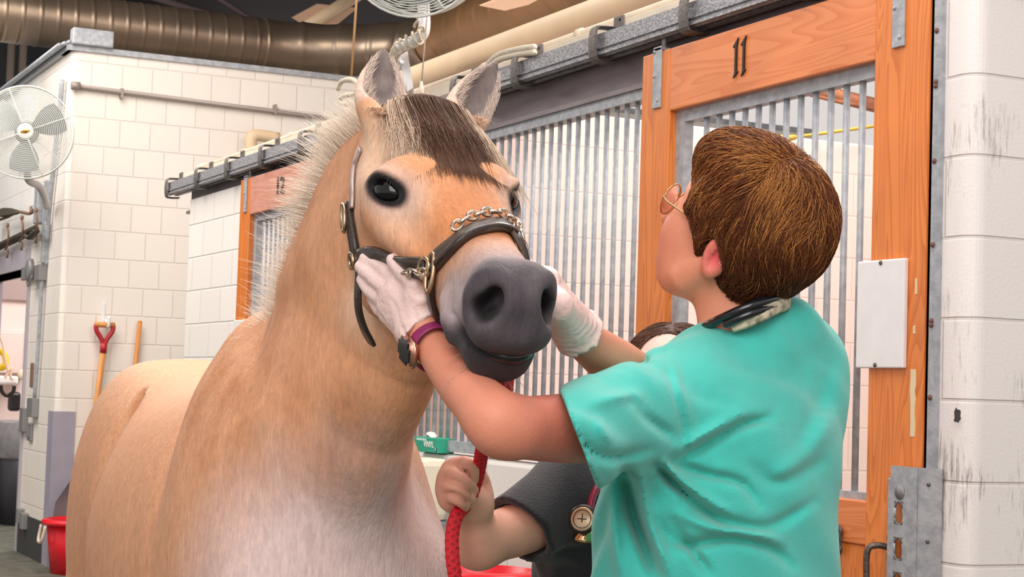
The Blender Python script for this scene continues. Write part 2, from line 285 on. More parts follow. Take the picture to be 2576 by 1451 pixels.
# ---------------------------------------------------------------- sliding doors
def bars(y0,y1,z0,z1,x,step,par,r=.0095,w=None):
    n=int(round((y1-y0)/step))
    for i in range(n+1):
        y=y0+(y1-y0)*i/n; b=MB((x,y,(z0+z1)/2)); b.tube([(x,y,z0),(x,y,z1)],r,10); b.obj('bar',m_galv,par)
def door(label,y0,y1,num,m_rail,plate=True,hang=True):
    t=thing('sliding_stall_door',label,'door',(XS+.02,(y0+y1)/2,.05)); x0,x1=XS,XS+.042; L=t.location
    st=.185 # stile width
    for (a,c,) in ((y0,y0+.225),(y1-.175,y1)):
        b=MB((XS,(a+c)/2,1.2)); b.box(x0,x1,a,c,.06,2.43,.004); b.obj('stile',m_wood,t)
    b=MB((XS,(y0+y1)/2,2.3)); b.box(x0+.001,x1-.001,y0+.225,y1-.175,2.228,2.43,.004); b.obj('top_rail',m_rail,t)
    b=MB((XS,(y0+y1)/2,1)); b.box(x0+.006,x1-.001,y0+.225,y1-.175,.95,1.065,.004); b.obj('middle_rail',m_woodh,t)
    b=MB((XS,(y0+y1)/2,.5)); 
    k=8
    for i in range(k):
        a=y0+.225+(y1-y0-.4)*i/k; b.box(x0+.012,x1-.005,a+.002,a+(y1-y0-.4)/k-.002,.08,.95,.004)
    b.obj('lower_panel',m_wood,t)
    # steel grille in the opening
    f=MB((x1,(y0+y1)/2,1.6)); xa,xb=x1-.014,x1+.02
    f.box(xa,xb,y0+.225,y1-.175,2.19,2.228); f.box(xa,xb,y1-.225,y1-.175,1.065,2.19); f.box(xa,xb,y0+.225,y1-.175,1.065,1.085)
    f.obj('grille_frame',m_galv,t)
    bars(y0+.262,y1-.33,1.08,2.195,x1+.004,.0715,t)
    for y in (y0+.125,y1-.1):
        b=MB((x0,y,2.35)); b.box(x0-.007,x0+.0,y-.028,y+.022,2.245,2.445,.002)
        b.box(x0-.007,x1,y-.028,y+.022,2.432,2.441,.001); 
        b.tube([(x0+.02,y,2.435),(x0+.02,y,2.52)],.008,8); 
        for dz in (.02,.10,.18): b.lathe([(.006,0),(.006,.003),(.002,.004)],(x0-.007,y+.012*(1 if dz>.05 else -1),2.25+dz),(-1,0,0),8)
        b.obj('hanger_plate',m_galv,t)
    yc=(y0+.225+y1-.175)/2+.12 if num=='11' else (y0+y1)/2+.06
    if num=='12': text('number',num,.125,face_mx((x0-.003,yc,2.335),(0,-1,0),(0,0,1)),m_black,t,.0025,1.15,0)
    else:
        for du in (-.021,.021):
            b=MB((x0,yc-du,2.335)); G=[(-.0045,-.044),(-.012,-.058),(.001,-.050),(.012,-.040),(.005,-.034),(.0055,.040),(.012,.062),(-.002,.050),(-.014,.040),(-.012,.034),(-.0045,.040)]
            b.prism([(yc-(du+u),2.335+w_) for u,w_ in G],'x',x0-.005,x0-.0005); b.obj('numeral_one',m_black,t)
    if plate:
        b=MB((x0,y0+.17,1.55))
        if num=='11': b.box(x0-.016,x0-.001,3.60,3.795,1.412,1.693,.004); 
        else: b.box(x0-.016,x0-.001,y1-.21,y1-.02,1.24,1.66,.004)
        gp=b.obj('guard_plate',m_white,t); gp['label']='white plate screwed to the stile'
        if num=='11':
            for q in ((3.695,1.685),(3.71,1.42)): s=MB((x0-.016,)+q); s.lathe([(.006,0),(.006,.003),(.002,.004)],(x0-.016,)+q,(-1,0,0),8); s.obj('screw',m_iron,gp)
    if num=='11':
        def handle(y,name):
            s=-1 if y<3.75 else 1
            h=MB((x0,y,.87)); 
            for z in (.955,.955-.17):
                yb=y-.0*s; h.lathe([(.016,0),(.016,.004),(.008,.006)],(x0,yb,z+.024),(-1,0,0),10); h.lathe([(.016,0),(.016,.004),(.008,.006)],(x0,yb,z-.024),(-1,0,0),10); h.box(x0-.006,x0,yb-.012,yb+.012,z-.03,z+.03,.002)
            e=y-.0; h.tube(spline([(x0-.004,e,.955),(x0-.035,e-.014*s,.96),(x0-.055,e-.026*s,.945),(x0-.055,e-.028*s,.87),(x0-.055,e-.026*s,.80),(x0-.035,e-.014*s,.785),(x0-.004,e,.785)],5),.0085,10)
            h.obj(name,m_iron,t)
        handle(3.65,'handle'); handle(3.87,'handle')
        # bare patches where the varnish has flaked off the edge
        b=MB((x0,3.56,1.3))
        for (ya,za,zb,w) in ((3.575,1.24,1.41,.012),(3.572,1.12,1.135,.006),(3.571,1.60,1.64,.005),(3.575,1.5,1.52,.005)):
            n=9; P1=[(ya-w*(.6+.4*RNG.random()),za+(zb-za)*i/n) for i in range(n+1)]; P2=[(ya+w*(.5+.5*RNG.random()),za+(zb-za)*i/n) for i in range(n+1)][::-1]
            b.prism(P1+P2,'x',x0-.0012,x0+.0005)
        b.obj('bare_patch',mat('bare pale wood','e3cfa8',.8),t)
    return t
door('orange wooden sliding stall door marked 11 behind the person in teal scrubs',3.535,4.985,'11',m_woodh)
door('orange wooden sliding stall door marked 12 beyond the horse',7.86,9.345,'12',m_wood12)
# fixed bar grille between the doors
def grille():
    t=thing('stall_grille','long fixed grille of vertical grey steel bars on the low block wall','grille',(XW+.04,6.4,1.08))
    b=MB(t.location); b.box(XW+.01,XW+.07,4.95,7.95,1.07,1.115); b.box(XW+.01,XW+.07,4.95,7.95,2.31,2.345); b.box(XW+.01,XW+.07,7.9,7.95,1.1,2.33); b.obj('frame',m_galv,t)
    bars(5.02,7.84,1.11,2.32,XW+.035,.071,t,.009)
grille()
# ---------------------------------------------------------------- pipes and ducts overhead
def pipes():
    b=MB((XW+.05,6.5,2.62)); pts=[(XW+.05,3.2,2.625),(XW+.05,10.55,2.625)]; b.tube(pts,.013,10)
    b.lathe([(.013,0),(.022,.0),(.022,.03),(.013,.03)],(XW+.05,10.5,2.625),(0,1,0),10)
    for y in np.arange(4,10.5,.8): b.lathe([(.013,0),(.019,0),(.019,.04),(.013,.04)],(XW+.05,y,2.625),(0,1,0),10)
    tag(b.obj('conduit_pipe',m_cream),'thin cream conduit running along the top of the stall fronts','pipe')
    b=MB((3.4,6,2.87)); b.tube([(3.4,2.6,2.85),(3.4,8.4,2.88)],.062,20); 
    tag(b.obj('lagged_pipe',m_pvc),'fat cream lagged pipe above the stall fronts','pipe')
    # spiral duct, elbow, branch
    d=thing('spiral_duct','large brown grey spiral duct with ribbed elbow under the roof','duct',(3,13.7,4.06))
    b=MB(d.location); r=.215; xs=np.arange(-3,4.35,.012); V=[]
    ring=[]; pts=[(x,13.7,4.06) for x in xs]; rs=[r+(.006 if (i%11)==0 else 0) for i in range(len(xs))]; b.tube(pts,rs,36); b.obj('duct_run',m_duct,d)
    el=[]; 
    for i in range(0,61):
        a=(PI/2)*i/60; el.append((4.33+1.1*math.sin(a),13.7-1.1*(1-math.cos(a)),4.06-.02*i/60))
    rs=[r+(.012 if i%12==0 else .004*math.cos(i*.5)) for i in range(61)]
    b=MB(d.location); b.tube(el,rs,36); b.obj('elbow',m_duct,d)
    b=MB(d.location); e=el[-1]; ys=np.arange(e[1],5,-.03); b.tube([(e[0],y,4.04) for y in ys],[r+.03*(0) + (.006 if i%9==0 else 0) for i,y in enumerate(ys)],36); b.obj('branch',mat('warm duct sheet metal','9b7450',.4,.6,.15,3,.05,30),d)
    # roof members
    for i,(a,c,rr) in enumerate([((2.5,17,5.35),(5.3,17,4.9),.035),((3.6,17,5.5),(3.7,17,4.8),.03),((4.2,17,5.5),(5.4,17,4.9),.03),((2.9,17,4.7),(2.9,17,5.6),.02),((3.55,17,4.7),(3.55,17,5.6),.02)]):
        b=MB(a); b.tube([a,c],rr,8); tag(b.obj('roof_strut',mat('dull roof steel','6b5a5e',.6,.3)),'thin dull steel strut under the dark roof behind the duct','strut','steel struts under the roof')
    b=MB((4.9,14.6,4.7)); b.tube([pl(770,70,1,15),pl(910,-20,1,15)],.06,14); tag(b.obj('tan_pipe',m_pvc),'tan pipe rising to the roof behind the duct elbow','pipe')
    for (q,lab) in (([(735,45),(800,10),(900,20),(850,60),(780,72)],'pale roof panel behind the duct elbow'),([(1210,15),(1280,-12),(1375,-12),(1330,12),(1270,27)],'pale angled roof panel near the upper edge, right of the fan')):
        Yp=15 if q[0][0]<1000 else 9; b=MB(pl(*q[0],1,Yp)); V=[pl(x,y,1,Yp) for x,y in q]; V2=[v+np.array([0,.03,.01]) for v in V]; n=len(V)
        b.add(V+V2,[tuple(range(n)),tuple(range(2*n-1,n-1,-1))]+[(i,(i+1)%n,n+(i+1)%n,n+i) for i in range(n)]); tag(b.obj('roof_panel',mat('pale roof panel','d9b294',.6)),lab,'panel')
    # pale posts in front of the dark end
    for x in (27,57):
        p=pl(x,150,1,20.5); b=MB((p[0],20.5,0)); b.tube([(p[0],20.5,0),(p[0],20.5,5.6)],.045,10); tag(b.obj('steel_post',mat('post tan','b9a79b',.5)),'thin pale steel post against the dark far end','post','pale posts at the far end')
    # conduits on the far wall
    for z,lab,y0 in ((3.36,'thin grey conduit crossing the far block wall','c'),):
        b=MB((4,YF-.03,z)); b.tube([(XL+.02,YF-.03,3.385),(6.5,YF-.03,3.29)],.017,10)
        b.lathe([(.017,-.03),(.03,-.03),(.03,.03),(.017,.03)],(XL+.03,YF-.03,3.385),(1,0,0),12)
        for x in (2.95,4.1): b.box(x,x+.02,YF-.05,YF,3.33,3.40)
        tag(b.obj('wall_conduit',mat('brown grey conduit','9c8f89',.5,.3)),lab,'conduit')
    b=MB((XL-.03,14,3.6))
    for k in range(3): b.tube([(XL-.02-.035*k,YF+.0,3.70-.015*k),(XL-.02-.035*k,17.5,3.70-.015*k)],.016,8)
    b.box(XL-.01,XL+.28,YF-.06,YF+.05,3.68,3.80,.01)
    tag(b.obj('conduit_bundle',m_galv),'bundle of grey conduits and junction box on the wall corner top','conduit')
    b=MB((XL-.03,13,2)); b.tube(spline([(XL-.03,12.75,3.45),(XL-.03,12.8,3.2),(XL-.03,12.98,2.6),(XL-.03,13.03,2.3)],6),.018,8); b.tube(spline([(XL-.03,13.06,2.45),(XL-.03,13.12,2.1),(XL-.03,13.15,1.6),(XL-.03,13.2,1.14)],6),.014,8)
    tag(b.obj('wall_conduit',m_galv),'grey conduit running down the wall beside the doorway','conduit')
    # pull cord and ropes
    b=MB(pl(1065,100,0,2.7)); a=pl(1075,30,0,2.75); c=pl(1060,215,0,2.75); b.tube([a+np.array([0,0,1.2]),a,c],.003,6); b.lathe([(.004,.02),(.014,-.03),(.014,-.036)],c,(0,0,1),10); tag(b.obj('pull_cord',m_rope_w),'thin white pull cord with a small white weight','cord')
    b=MB(pl(885,100,0,3.2)); a=pl(897,0,0,3.2); c=pl(883,205,0,3.2); b.tube([a+np.array([0,0,1.0]),a,c],.006,6); 
    tag(b.obj('hanging_cord',mat('tan cord','b98e62',.8)),'tan cord hanging from the roof behind the near ear','cord')
    k=[pl(x,y,0,2.86) for x,y in ((850,225),(860,205),(885,200),(902,215),(895,235),(870,240),(855,250),(865,262),(890,258))]
    b=MB(k[0]); b.tube(spline(k,6),.012,8); tag(b.obj('coiled_rope',m_rope_w),'pale rope coil hung on the stall front behind the horse mane','rope')
    k=[pl(x,y,0,2.85) for x,y in ((1200,215),(1205,195),(1225,165),(1255,138),(1300,125),(1345,118))]
    b=MB(k[0]); b.tube(spline(k,6),.012,8); b.tube(spline([q+np.array([0,0,-.02]) for q in k[2:]],6),.012,8); tag(b.obj('coiled_rope',m_rope_w),'pale twisted rope looped over the conduit behind the far ear','rope')
    b=MB((5,6.75,2.6)); b.tube([pl(2000,345,1,6.7),pl(2215,315,1,6.7)],.008,6); b.tube([pl(1960,350,1,6.7),pl(2000,345,1,6.7)],[.02,.012],8); tag(b.obj('yellow_rope',mat('yellow rope','cdb24e',.7)),'thin yellow rope along the top of the stall partition','rope')
    b=MB((5,6.75,2.8)); b.tube([pl(1990,212,1,6.9),pl(2230,272,1,6.9)],.035,12); tag(b.obj('copper_pipe',m_copper),'copper coloured pipe high inside the stall marked 11','pipe')
    k=[pl(640,352,1,12.4),pl(636,340,1,12.4),pl(645,338,1,12.4),pl(690,340,1,12.4)]
    b=MB(k[0]); b.tube(spline([pl(632,385,1,12.45),pl(632,350,1,12.45),pl(645,340,1,12.45),pl(700,348,1,12.45)],5),.045,12); tag(b.obj('bent_pipe',m_pvc),'short fat cream bent pipe on the far wall behind the track','pipe')
pipes()

b=MB(pl(2408,1045,1,3.366)); c0=pl(2408,1045,1,3.366); 
b.prism([(c0[0]+.011*math.cos(a)*(.7+.6*RNG.random()),c0[2]+.017*math.sin(a)*(.7+.6*RNG.random())) for a in np.linspace(0,2*PI,17)[:-1]],'y',3.3655,3.3672)
tag(b.obj('paint_chip',mat('dark chipped patch','4a4644',.8)),'small dark chipped patch on the white block corner','chip')
def RM(ax,ang): return Matrix.Rotation(ang,4,ax)
# ---------------------------------------------------------------- drum fans
m_fanw=mat('fan white wire','e4e6e0',.4,.1); m_blade=mat('fan blade grey','94999a',.45,.2)
def fan(label,c,nrm,R,arm,nring=22,badge=True,thick=.16):
    t=thing('wall_fan',label,'fan',tuple(c)); c=Vector(c); n=Vector(nrm).normalized(); u=Vector((0,0,1)).cross(n).normalized(); w=n.cross(u)
    def pt(r,a,h): return c+u*(r*math.cos(a))+w*(r*math.sin(a))+n*h
    g=MB(c); K=48
    def prof(r,s): # bulging cage
        x=r/R; return s*thick*.5*(1-.55*x**3)
    for s in (1,-1):
        for i in range(nring):
            r=R*(.16+.84*(i+.5)/nring) if i<nring-1 else R
            g.tube([pt(r,2*PI*k/K,prof(r,s)) for k in range(K)],.0022 if i<nring-1 else .005,4,closed=True)
        for k in range(4 if s>0 else 6):
            a=2*PI*k/(4 if s>0 else 6)+.4; g.tube([pt(R*q,a,prof(R*q,s)+.003*s) for q in (.1,.3,.5,.7,.85,.95,1)],.0035,4)
    for k in range(24): a=2*PI*k/24; g.tube([pt(R,a,prof(R,1)),pt(R*1.004,a,0),pt(R,a,prof(R,-1))],.0022,4)
    for h in (-.02,.02): g.tube([pt(R*1.003,2*PI*k/K,h) for k in range(K)],.004,4,closed=True)
    g.obj('cage',m_fanw,t)
    b=MB(c)
    for k in range(3):
        a0=2*PI*k/3+.5; V=[];Fc=[]; nr,na=8,6
        for i in range(nr+1):
            r=R*(.14+.72*i/nr); wd=.42+.16*math.sin(PI*i/nr)
            for j in range(na+1):
                q=(j/na-.5); a=a0+q*2*wd*(1-.12*i/nr); V.append(pt(r,a,q*.075))
        for i in range(nr):
            for j in range(na): Fc.append((i*(na+1)+j,i*(na+1)+j+1,(i+1)*(na+1)+j+1,(i+1)*(na+1)+j))
        b.add(V,Fc,True)
        V2=[v-n*.003 for v in V]; b.add(V2,[f[::-1] for f in Fc],True)
    b.obj('blades',m_blade,t)
    h=MB(c); h.lathe([(.05,-.16),(.075,-.15),(.08,-.03),(.04,.0),(.035,.05)],c,n,20); h.obj('motor',mat('fan motor grey','a9aaa8',.5,.2),t)
    h=MB(c); h.lathe([(.052,thick*.5-.008),(.052,thick*.5+.004),(.045,thick*.5+.008)],c,n,24); hub=h.obj('hub_cap',m_fanw,t)
    if badge:
        h=MB(c); V=[]; 
        h.tube([c+n*(thick*.5+.008)-u*.03-w*.006,c+n*(thick*.5+.010),c+n*(thick*.5+.008)+u*.03+w*.006],[(.003,.006),(.004,.014),(.003,.006)],8,flat=tuple(n)); o=h.obj('badge',mat('gold badge','c78f2c',.4,.3),t)
        h=MB(c); h.tube([c+n*(thick*.5+.012)-u*.013,c+n*(thick*.5+.0125)+u*.013],[(.002,.004),(.002,.006)],8,flat=tuple(n)); h.obj('badge_mark',m_black,o)
    h=MB(arm[0]); h.tube(spline([tuple(q) for q in arm],6),.026,10); h.obj('arm',m_white if not badge else mat('fan arm grey','c3c0bf',.45,.1),t)
    return t
fc=pl(66,333,0,2.2); FD=pj(fc)[2]; 
t=fan('round white cage fan with gold badge on the wall beside the doorway',fc,Vector((0,0,HC))-Vector(fc)+Vector((-1.0,0,.8)),116/4450*FD,
 [fc+np.array([.02,.17,-.03]),pl(68,430,0,2.24),pl(74,455,0,2.28),pl(98,468,0,2.40),pl(112,495,0,2.50),pl(118,520,0,2.54)])
b=MB((2.58,13.2,2.6)); b.box(XL-.09,XL,13.14,13.27,2.44,2.72,.01); b.box(XL-.05,XL,13.08,13.12,2.15,2.75); b.lathe([(.02,0),(.02,.05),(.035,.06),(.035,.075)],(XL-.05,13.30,2.56),(-.3,1,0),8); b.obj('wall_bracket',m_galv,t)
f2=pl(1043,-160,0,2.62)
t2=fan('white cage fan above the horse, only its lower rim in view',f2,Vector((-.8,-.75,-.35)),.31,
 [f2+np.array([.08,.10,-.04]),pl(1063,-20,0,2.84),pl(1067,70,0,2.84),pl(1050,98,0,2.83),pl(1008,118,0,2.83),pl(998,135,0,2.84),pl(996,170,0,2.85)],nring=25,badge=False,thick=.2)
b=MB(pl(1015,190,0,2.87)); a=pl(998,145,0,2.84); c=pl(1030,232,0,2.90)
b.tube([pl(1016,142,0,2.88),pl(1030,235,0,2.88)],[(.045,.02),(.045,.02)],4,flat=(0,1,0),smooth=False); b.lathe([(.01,0),(.01,.02)],pl(1012,158,0,2.86),(-1,-.4,0),8); b.lathe([(.01,0),(.01,.02)],pl(1004,160,0,2.86),(-1,-.4,0),8)
b.obj('wall_bracket',m_white,t2)
b=MB(pl(1020,110,0,2.8)); 
for ph in (0,2.1,4.2):
    base=spline([pl(1048,62,0,2.83),pl(1062,88,0,2.82),pl(1030,104,0,2.8),pl(1000,122,0,2.8),pl(992,140,0,2.82)],8); b.tube([q+np.array([.02*math.sin(i*.55+ph),.02*math.sin(i*.5+ph),.032*math.cos(i*.55+ph)]) for i,q in enumerate(base)],.006,6)
b.obj('cord',m_rope_w,t2)
# ---------------------------------------------------------------- hook rack with hanging halter
def rack():
    t=thing('hook_rack','dark metal rack of upright hooks on the wall below the round fan','rack',tuple(pl(40,600,0,XL)))
    b=MB(t.location); a=pl(-60,648,0,XL-.06); c=pl(92,575,0,XL-.06); b.tube([a,c],[(.035,.02)]*2,4,flat=(0,0,1),smooth=False); b.tube([pl(60,590,0,XL-.09),pl(75,600,0,XL-.12),pl(92,580,0,XL-.1)],[(.01,.03)]*3,6,flat=(0,0,1)); b.obj('rail',mat('dark rack iron','4d463e',.5,.4),t)
    for x,y in ((92,580),(56,598),(20,617),(-15,636)):
        h=MB(pl(x,y,0,XL-.08)); h.tube(spline([pl(x-6,y+10,0,XL-.05),pl(x,y-5,0,XL-.11),pl(x+1,y-30,0,XL-.12),pl(x-1,y-44,0,XL-.12)],5),.009,8); h.tube([pl(x-1,y+12,0,XL-.06),pl(x-2,y+32,0,XL-.06)],.009,8); h.lathe([(.004,0),(.013,.01),(.013,.03),(.004,.04)],pl(x-1,y-44,0,XL-.12),(0,0,1),8)
        h.obj('hook',mat('rusty hook','8a6a55',.6,.3),t)
    h=MB(pl(40,540,0,XL)); h.tube(spline([pl(-20,560,0,XL-.1),pl(20,545,0,XL-.1),pl(45,533,0,XL-.1),pl(76,537,0,XL-.1),pl(78,520,0,XL-.1)],5),.012,8); h.obj('upper_hook',mat('rusty hook','8a6a55'),t)
    b=MB(pl(20,530,0,XL-.12)); 
    for k in range(5): b.tube(spline([pl(-30,560-6*k,0,XL-.13),pl(0,530+3*k,0,XL-.14),pl(25,527+3*k,0,XL-.13),pl(44,531+k,0,XL-.12)],6),[(.010,.014)]*19,6)
    tag(b.obj('folded_halter',mat('dark olive webbing','4b4436',.8,0,.3,60)),'dark folded halter lying over the upper hook of the rack','halter')
rack()
# electrical boxes beside the doorway
def boxes():
    def wb(name,lab,y0,y1,z0,z1,d,m,cat='box',extra=None,grp=None):
        b=MB((XL-d/2,(y0+y1)/2,(z0+z1)/2)); b.box(XL-d,XL,y0,y1,z0,z1,.006)
        if extra: extra(b)
        return tag(b.obj(name,m),lab,cat,grp)
    g=mat('grey cast box','8f8d8c',.5,.3)
    wb('switch_box','grey electrical box with round cover at the upper corner of the doorway',13.10,13.28,2.02,2.14,.06,g,extra=lambda b:(b.lathe([(.085,0),(.085,.03),(.07,.04)],(XL-.05,13.42,2.11),(-1,0,0),20),b.box(XL-.05,XL,13.5,13.85,2.05,2.15,.005),b.tube(spline([(XL-.07,13.3,2.06),(XL-.08,13.38,1.99),(XL-.07,13.5,2.02)],5),.008,6)))
    wb('junction_box','grey conduit box low on the wall beside the doorway',13.17,13.38,1.02,1.16,.05,g)
    wb('latch_plate','small grey lock plate below the conduit box',13.33,13.47,.84,.97,.02,g,'latch',extra=lambda b:b.box(XL-.035,XL-.01,13.38,13.42,.87,.94,.004))
    wb('strike_box','narrow grey box on the door frame edge',13.55,13.70,.90,1.08,.04,g)
    wb('name_plate','narrow brown plate on the wall between the doorway and the conduit',13.42,13.52,1.24,1.42,.01,mat('brown plate','8d6a5f',.5),'plate')
    wb('outlet','small grey outlet box near the floor, nearer the doorway',13.52,13.6,.22,.33,.05,g,'outlet'); wb('outlet','small grey outlet box near the floor, nearer the wall corner',13.34,13.44,.19,.31,.05,g,'outlet')
boxes()
# grey corner guard on the far corner
b=MB((XL-.01,YF-.01,.5)); b.prism([(XL-.014,YF-.014),(XL+.14,YF-.014),(XL+.14,YF-.006),(XL-.006,YF-.006),(XL-.006,YF+.16),(XL-.014,YF+.16)],'z',0,1.08)
tag(b.obj('corner_guard',mat('lavender grey guard steel','a9a4b2',.45,.15,.06,8)),'tall lavender grey steel guard on the far wall corner above the red tub','guard')
# near corner guard with slots
def guard():
    t=thing('corner_guard','bent grey steel guard with slotted holes at the right jamb of the door marked 11','guard',(XS-.03,3.56,.5))
    bm=bmesh.new(); 
    x=XS-.022; z0,z1=0,1.165; y0,y1=3.515,3.635
    # slotted face built as a plate with cut-outs
    holes=[(1.047-.029,1.047+.029),(.958-.029,.958+.029),(.84,.90)]
    zs=[z0]; 
    m=MB(t.location); hy0,hy1=3.572,3.607
    m.box(x-.006,x,y0,hy0,z0,z1); m.box(x-.006,x,hy1,y1-.012,z0,z1-.0); m.box(x-.006,x,y1-.012,y1,z0,z1-.03,.004)
    cur=z1
    for a,c in sorted(holes,reverse=True): m.box(x-.006,x,hy0,hy1,c,cur); cur=a
    m.box(x-.006,x,hy0,hy1,z0,cur)
    for a,c in holes:
        for q in (0,PI): m.tube([(x-.003,hy0+.0175+.0165*math.cos(s),c-.016+.016*math.sin(s)) for s in np.linspace(0,PI,7)],.003,6); m.tube([(x-.003,hy0+.0175+.0165*math.cos(s),a+.016-.016*math.sin(s)) for s in np.linspace(0,PI,7)],.003,6)
        m.tube([(x-.003,hy0+.001,a+.016),(x-.003,hy0+.001,c-.016)],.003,6); m.tube([(x-.003,hy1-.001,a+.016),(x-.003,hy1-.001,c-.016)],.003,6)
    m.prism([(x-.006,3.516),(x,3.516),(XS+.0,3.462),(XS-.004,3.452),(x-.006,3.505)],'z',z0,z1)
    m.obj('plate',m_galv,t)
    for y,z in ((3.485,1.125),(3.485,.985),(3.485,.83)): s=MB((x,y,z)); s.lathe([(.005,0),(.005,.004),(.002,.006)],(x+.004,y,z),(-1,-.4,0),8); s.obj('screw',m_iron,t)
    s=MB((x,3.585,1.1)); s.lathe([(.019,0),(.019,.002)],(x-.006,3.585,1.10),(-1,0,0),16); s.obj('slot_cover',m_steel,t)
guard()
b=MB((XS-.002,3.40,1.4)); 
# ---------------------------------------------------------------- shovel, fork handle, hooks
m_ash=mat('orange ash handle','cf8a4a',.45,0,.12,8,stretch=(8,8,1)); m_red=mat('red shovel socket','b0202c',.4); m_redplastic=mat('red plastic tub','e01226',.35,0,.03); 
def tools():
    y=YF-.07; cx=2.905
    t=thing('scoop_shovel','wooden shovel with red D grip hanging blade down on the far wall','shovel',(cx,y,1.0))
    b=MB(t.location); b.tube([(cx,y,1.55),(cx-.05,y,.95),(cx-.10,y,.5)],[.021,.02,.018],12); b.obj('handle',m_ash,t)
    b=MB(t.location); b.tube([(cx-.003,y,1.50),(cx,y,1.57)],[.024,.026],12); 
    for s in (-1,1): b.tube(spline([(cx,y,1.54),(cx+.02*s,y,1.60),(cx+.056*s,y,1.655),(cx+.062*s,y,1.70)],5),[.017]*16,8)
    b.obj('grip_yoke',m_red,t); b=MB(t.location); b.tube([(cx-.07,y,1.70),(cx+.07,y,1.70)],.02,12); b.obj('grip',m_ash,t)
    b=MB(t.location); V=[];n=10
    for i in range(n+1):
        a=i/n; z=.62-.42*a; w=.06+.09*min(1,a*2.5); cxx=cx-.13-.05*a
        for j in range(7): q=j/6*2-1; V.append((cxx+w*q,y-.02+.035*q*q*(-1)-.02*a,z))
    Fc=[(i*7+j,i*7+j+1,(i+1)*7+j+1,(i+1)*7+j) for i in range(n) for j in range(6)]; V2=[(v[0],v[1]+.004,v[2]) for v in V]
    b.add(V,Fc,True); b.add(V2,[f[::-1] for f in Fc],True); b.obj('blade',mat('grey scoop steel','8a888c',.4,.4),t); b=MB(t.location); b.box(cx-.34,cx-.06,y-.062,y-.035,.20,.30,.01); b.obj('blade_edge',m_red,t)
    h=MB((cx-.0,YF,1.75)); h.box(cx-.012,cx+.012,YF-.012,YF,1.72,1.86,.003); h.tube(spline([(cx+.02,YF-.01,1.74),(cx+.02,YF-.06,1.70),(cx+.02,YF-.10,1.69),(cx+.02,YF-.11,1.76)],5),.011,8); tag(h.obj('wall_hook',m_white),'small white wall hook holding the shovel grip','hook')
    b=MB((3.12,YF-.05,1.2)); b.tube([(3.16,YF-.05,1.73),(3.08,YF-.05,.4)],[.017,.018],12); b.lathe([(.017,0),(.012,.012)],(3.16,YF-.05,1.73),(.06,0,1),12); tag(b.obj('tool_handle',m_ash),'plain wooden tool handle leaning on the far wall right of the shovel','handle')
tools()
def tub(name,label,c,r0,r1,h):
    t=thing(name,label,'tub',c); b=MB(c); x,y,z=c
    b.lathe([(r0,0),(r1,h),(r1-.012,h),(r0-.012,.012)],(x,y,z),(0,0,1),48); b.obj('body',m_redplastic,t)
    b=MB(c); b.lathe([(r1-.008,h-.03),(r1+.028,h-.035),(r1+.034,h-.015),(r1+.02,h),(r1-.01,h+.004),(r1-.014,h-.03)],(x,y,z),(0,0,1),48); b.obj('rim',m_redplastic,t)
    for s in (-1,1): b=MB(c); b.tube(spline([(x+s*(r1+.02),y-.07,z+h-.04),(x+s*(r1+.04),y-.05,z+h-.14),(x+s*(r1+.04),y+.05,z+h-.14),(x+s*(r1+.02),y+.07,z+h-.04)],6),.012,8); b.obj('rope_handle',m_rope_w,t)
    return t
tub('muck_tub','red plastic muck tub standing by the far wall corner behind the horse',(2.74,12.14,.001),.215,.255,.36)
tub('feed_bucket','red plastic bucket hung on the low stall wall behind the person in black',(2.71,5.68,.42),.13,.165,.27)
# ---------------------------------------------------------------- dispenser and glove box
def disp():
    t=thing('towel_dispenser','cream paper towel dispenser with grey side mounted on the low stall wall','dispenser',(XW-.001,6.55,.93))
    b=MB(t.location); b.box(XW-.17,XW-.04,6.42,6.62,.80,1.045,.028); b.obj('cover',mat('cream plastic cover','efe8cf',.35),t)
    b=MB(t.location); b.box(XW-.06,XW-.001,6.36,6.62,.80,1.04,.01); b.obj('back_case',mat('grey case','b8babb',.4),t)
    b=MB(t.location); b.box(XW-.12,XW-.05,6.43,6.6,.785,.80,.003); b.obj('chute',m_galv,t)
    b=MB((XW-.171,6.575,.95))
    for k in range(3):
        for j in range(3): b.box(XW-.1712,XW-.1698,6.553+.014*j,6.564+.014*j,.951-.012*k,.956-.012*k)
    b.obj('printed_lines',mat('grey print','8f9096',.6),t)
disp()
def vinyl():
    y=6.70; t=thing('glove_box','green cardboard glove box printed VINYL standing on the low stall wall','box',(XW+.03,6.72,1.07))
    x0=XW-.035; b=MB(t.location); b.box(x0,x0+.075,6.585,6.825,1.062,1.122,.002); b.obj('carton',mat('green carton','2fa384',.5,0,.04,8),t)
    wm=mat('white print','f6f6f2',.5)
    text('lettering','VINYL',.034,face_mx((x0-.001,6.672,1.094),(0,-1,0),(0,0,1)),wm,t,.0005,1.1,.0005)
    text('size_letter','S',.018,face_mx((x0-.003,6.598,1.076),(0,-1,0),(0,0,1)),wm,t,.0008,1,0)
    b=MB(t.location); b.lathe([(.011,0),(.011,.001)],(x0-.001,6.598,1.076),(-1,0,0),20); b.obj('size_disc',mat('navy print','26406f',.5),t)
    b=MB(t.location); b.box(x0-.001,x0,6.70,6.80,1.108,1.117); b.obj('brand_strip',mat('pale print','cfe9e0',.5),t)
    b=MB(t.location); b.tube(spline([(x0+.05,6.72,1.12),(x0+.04,6.74,1.133),(x0+.05,6.77,1.137),(x0+.06,6.8,1.123)],5),[(.02,.006)]*16,8,flat=(1,0,0)); b.obj('glove_tip',m_glaze,t)
vinyl()
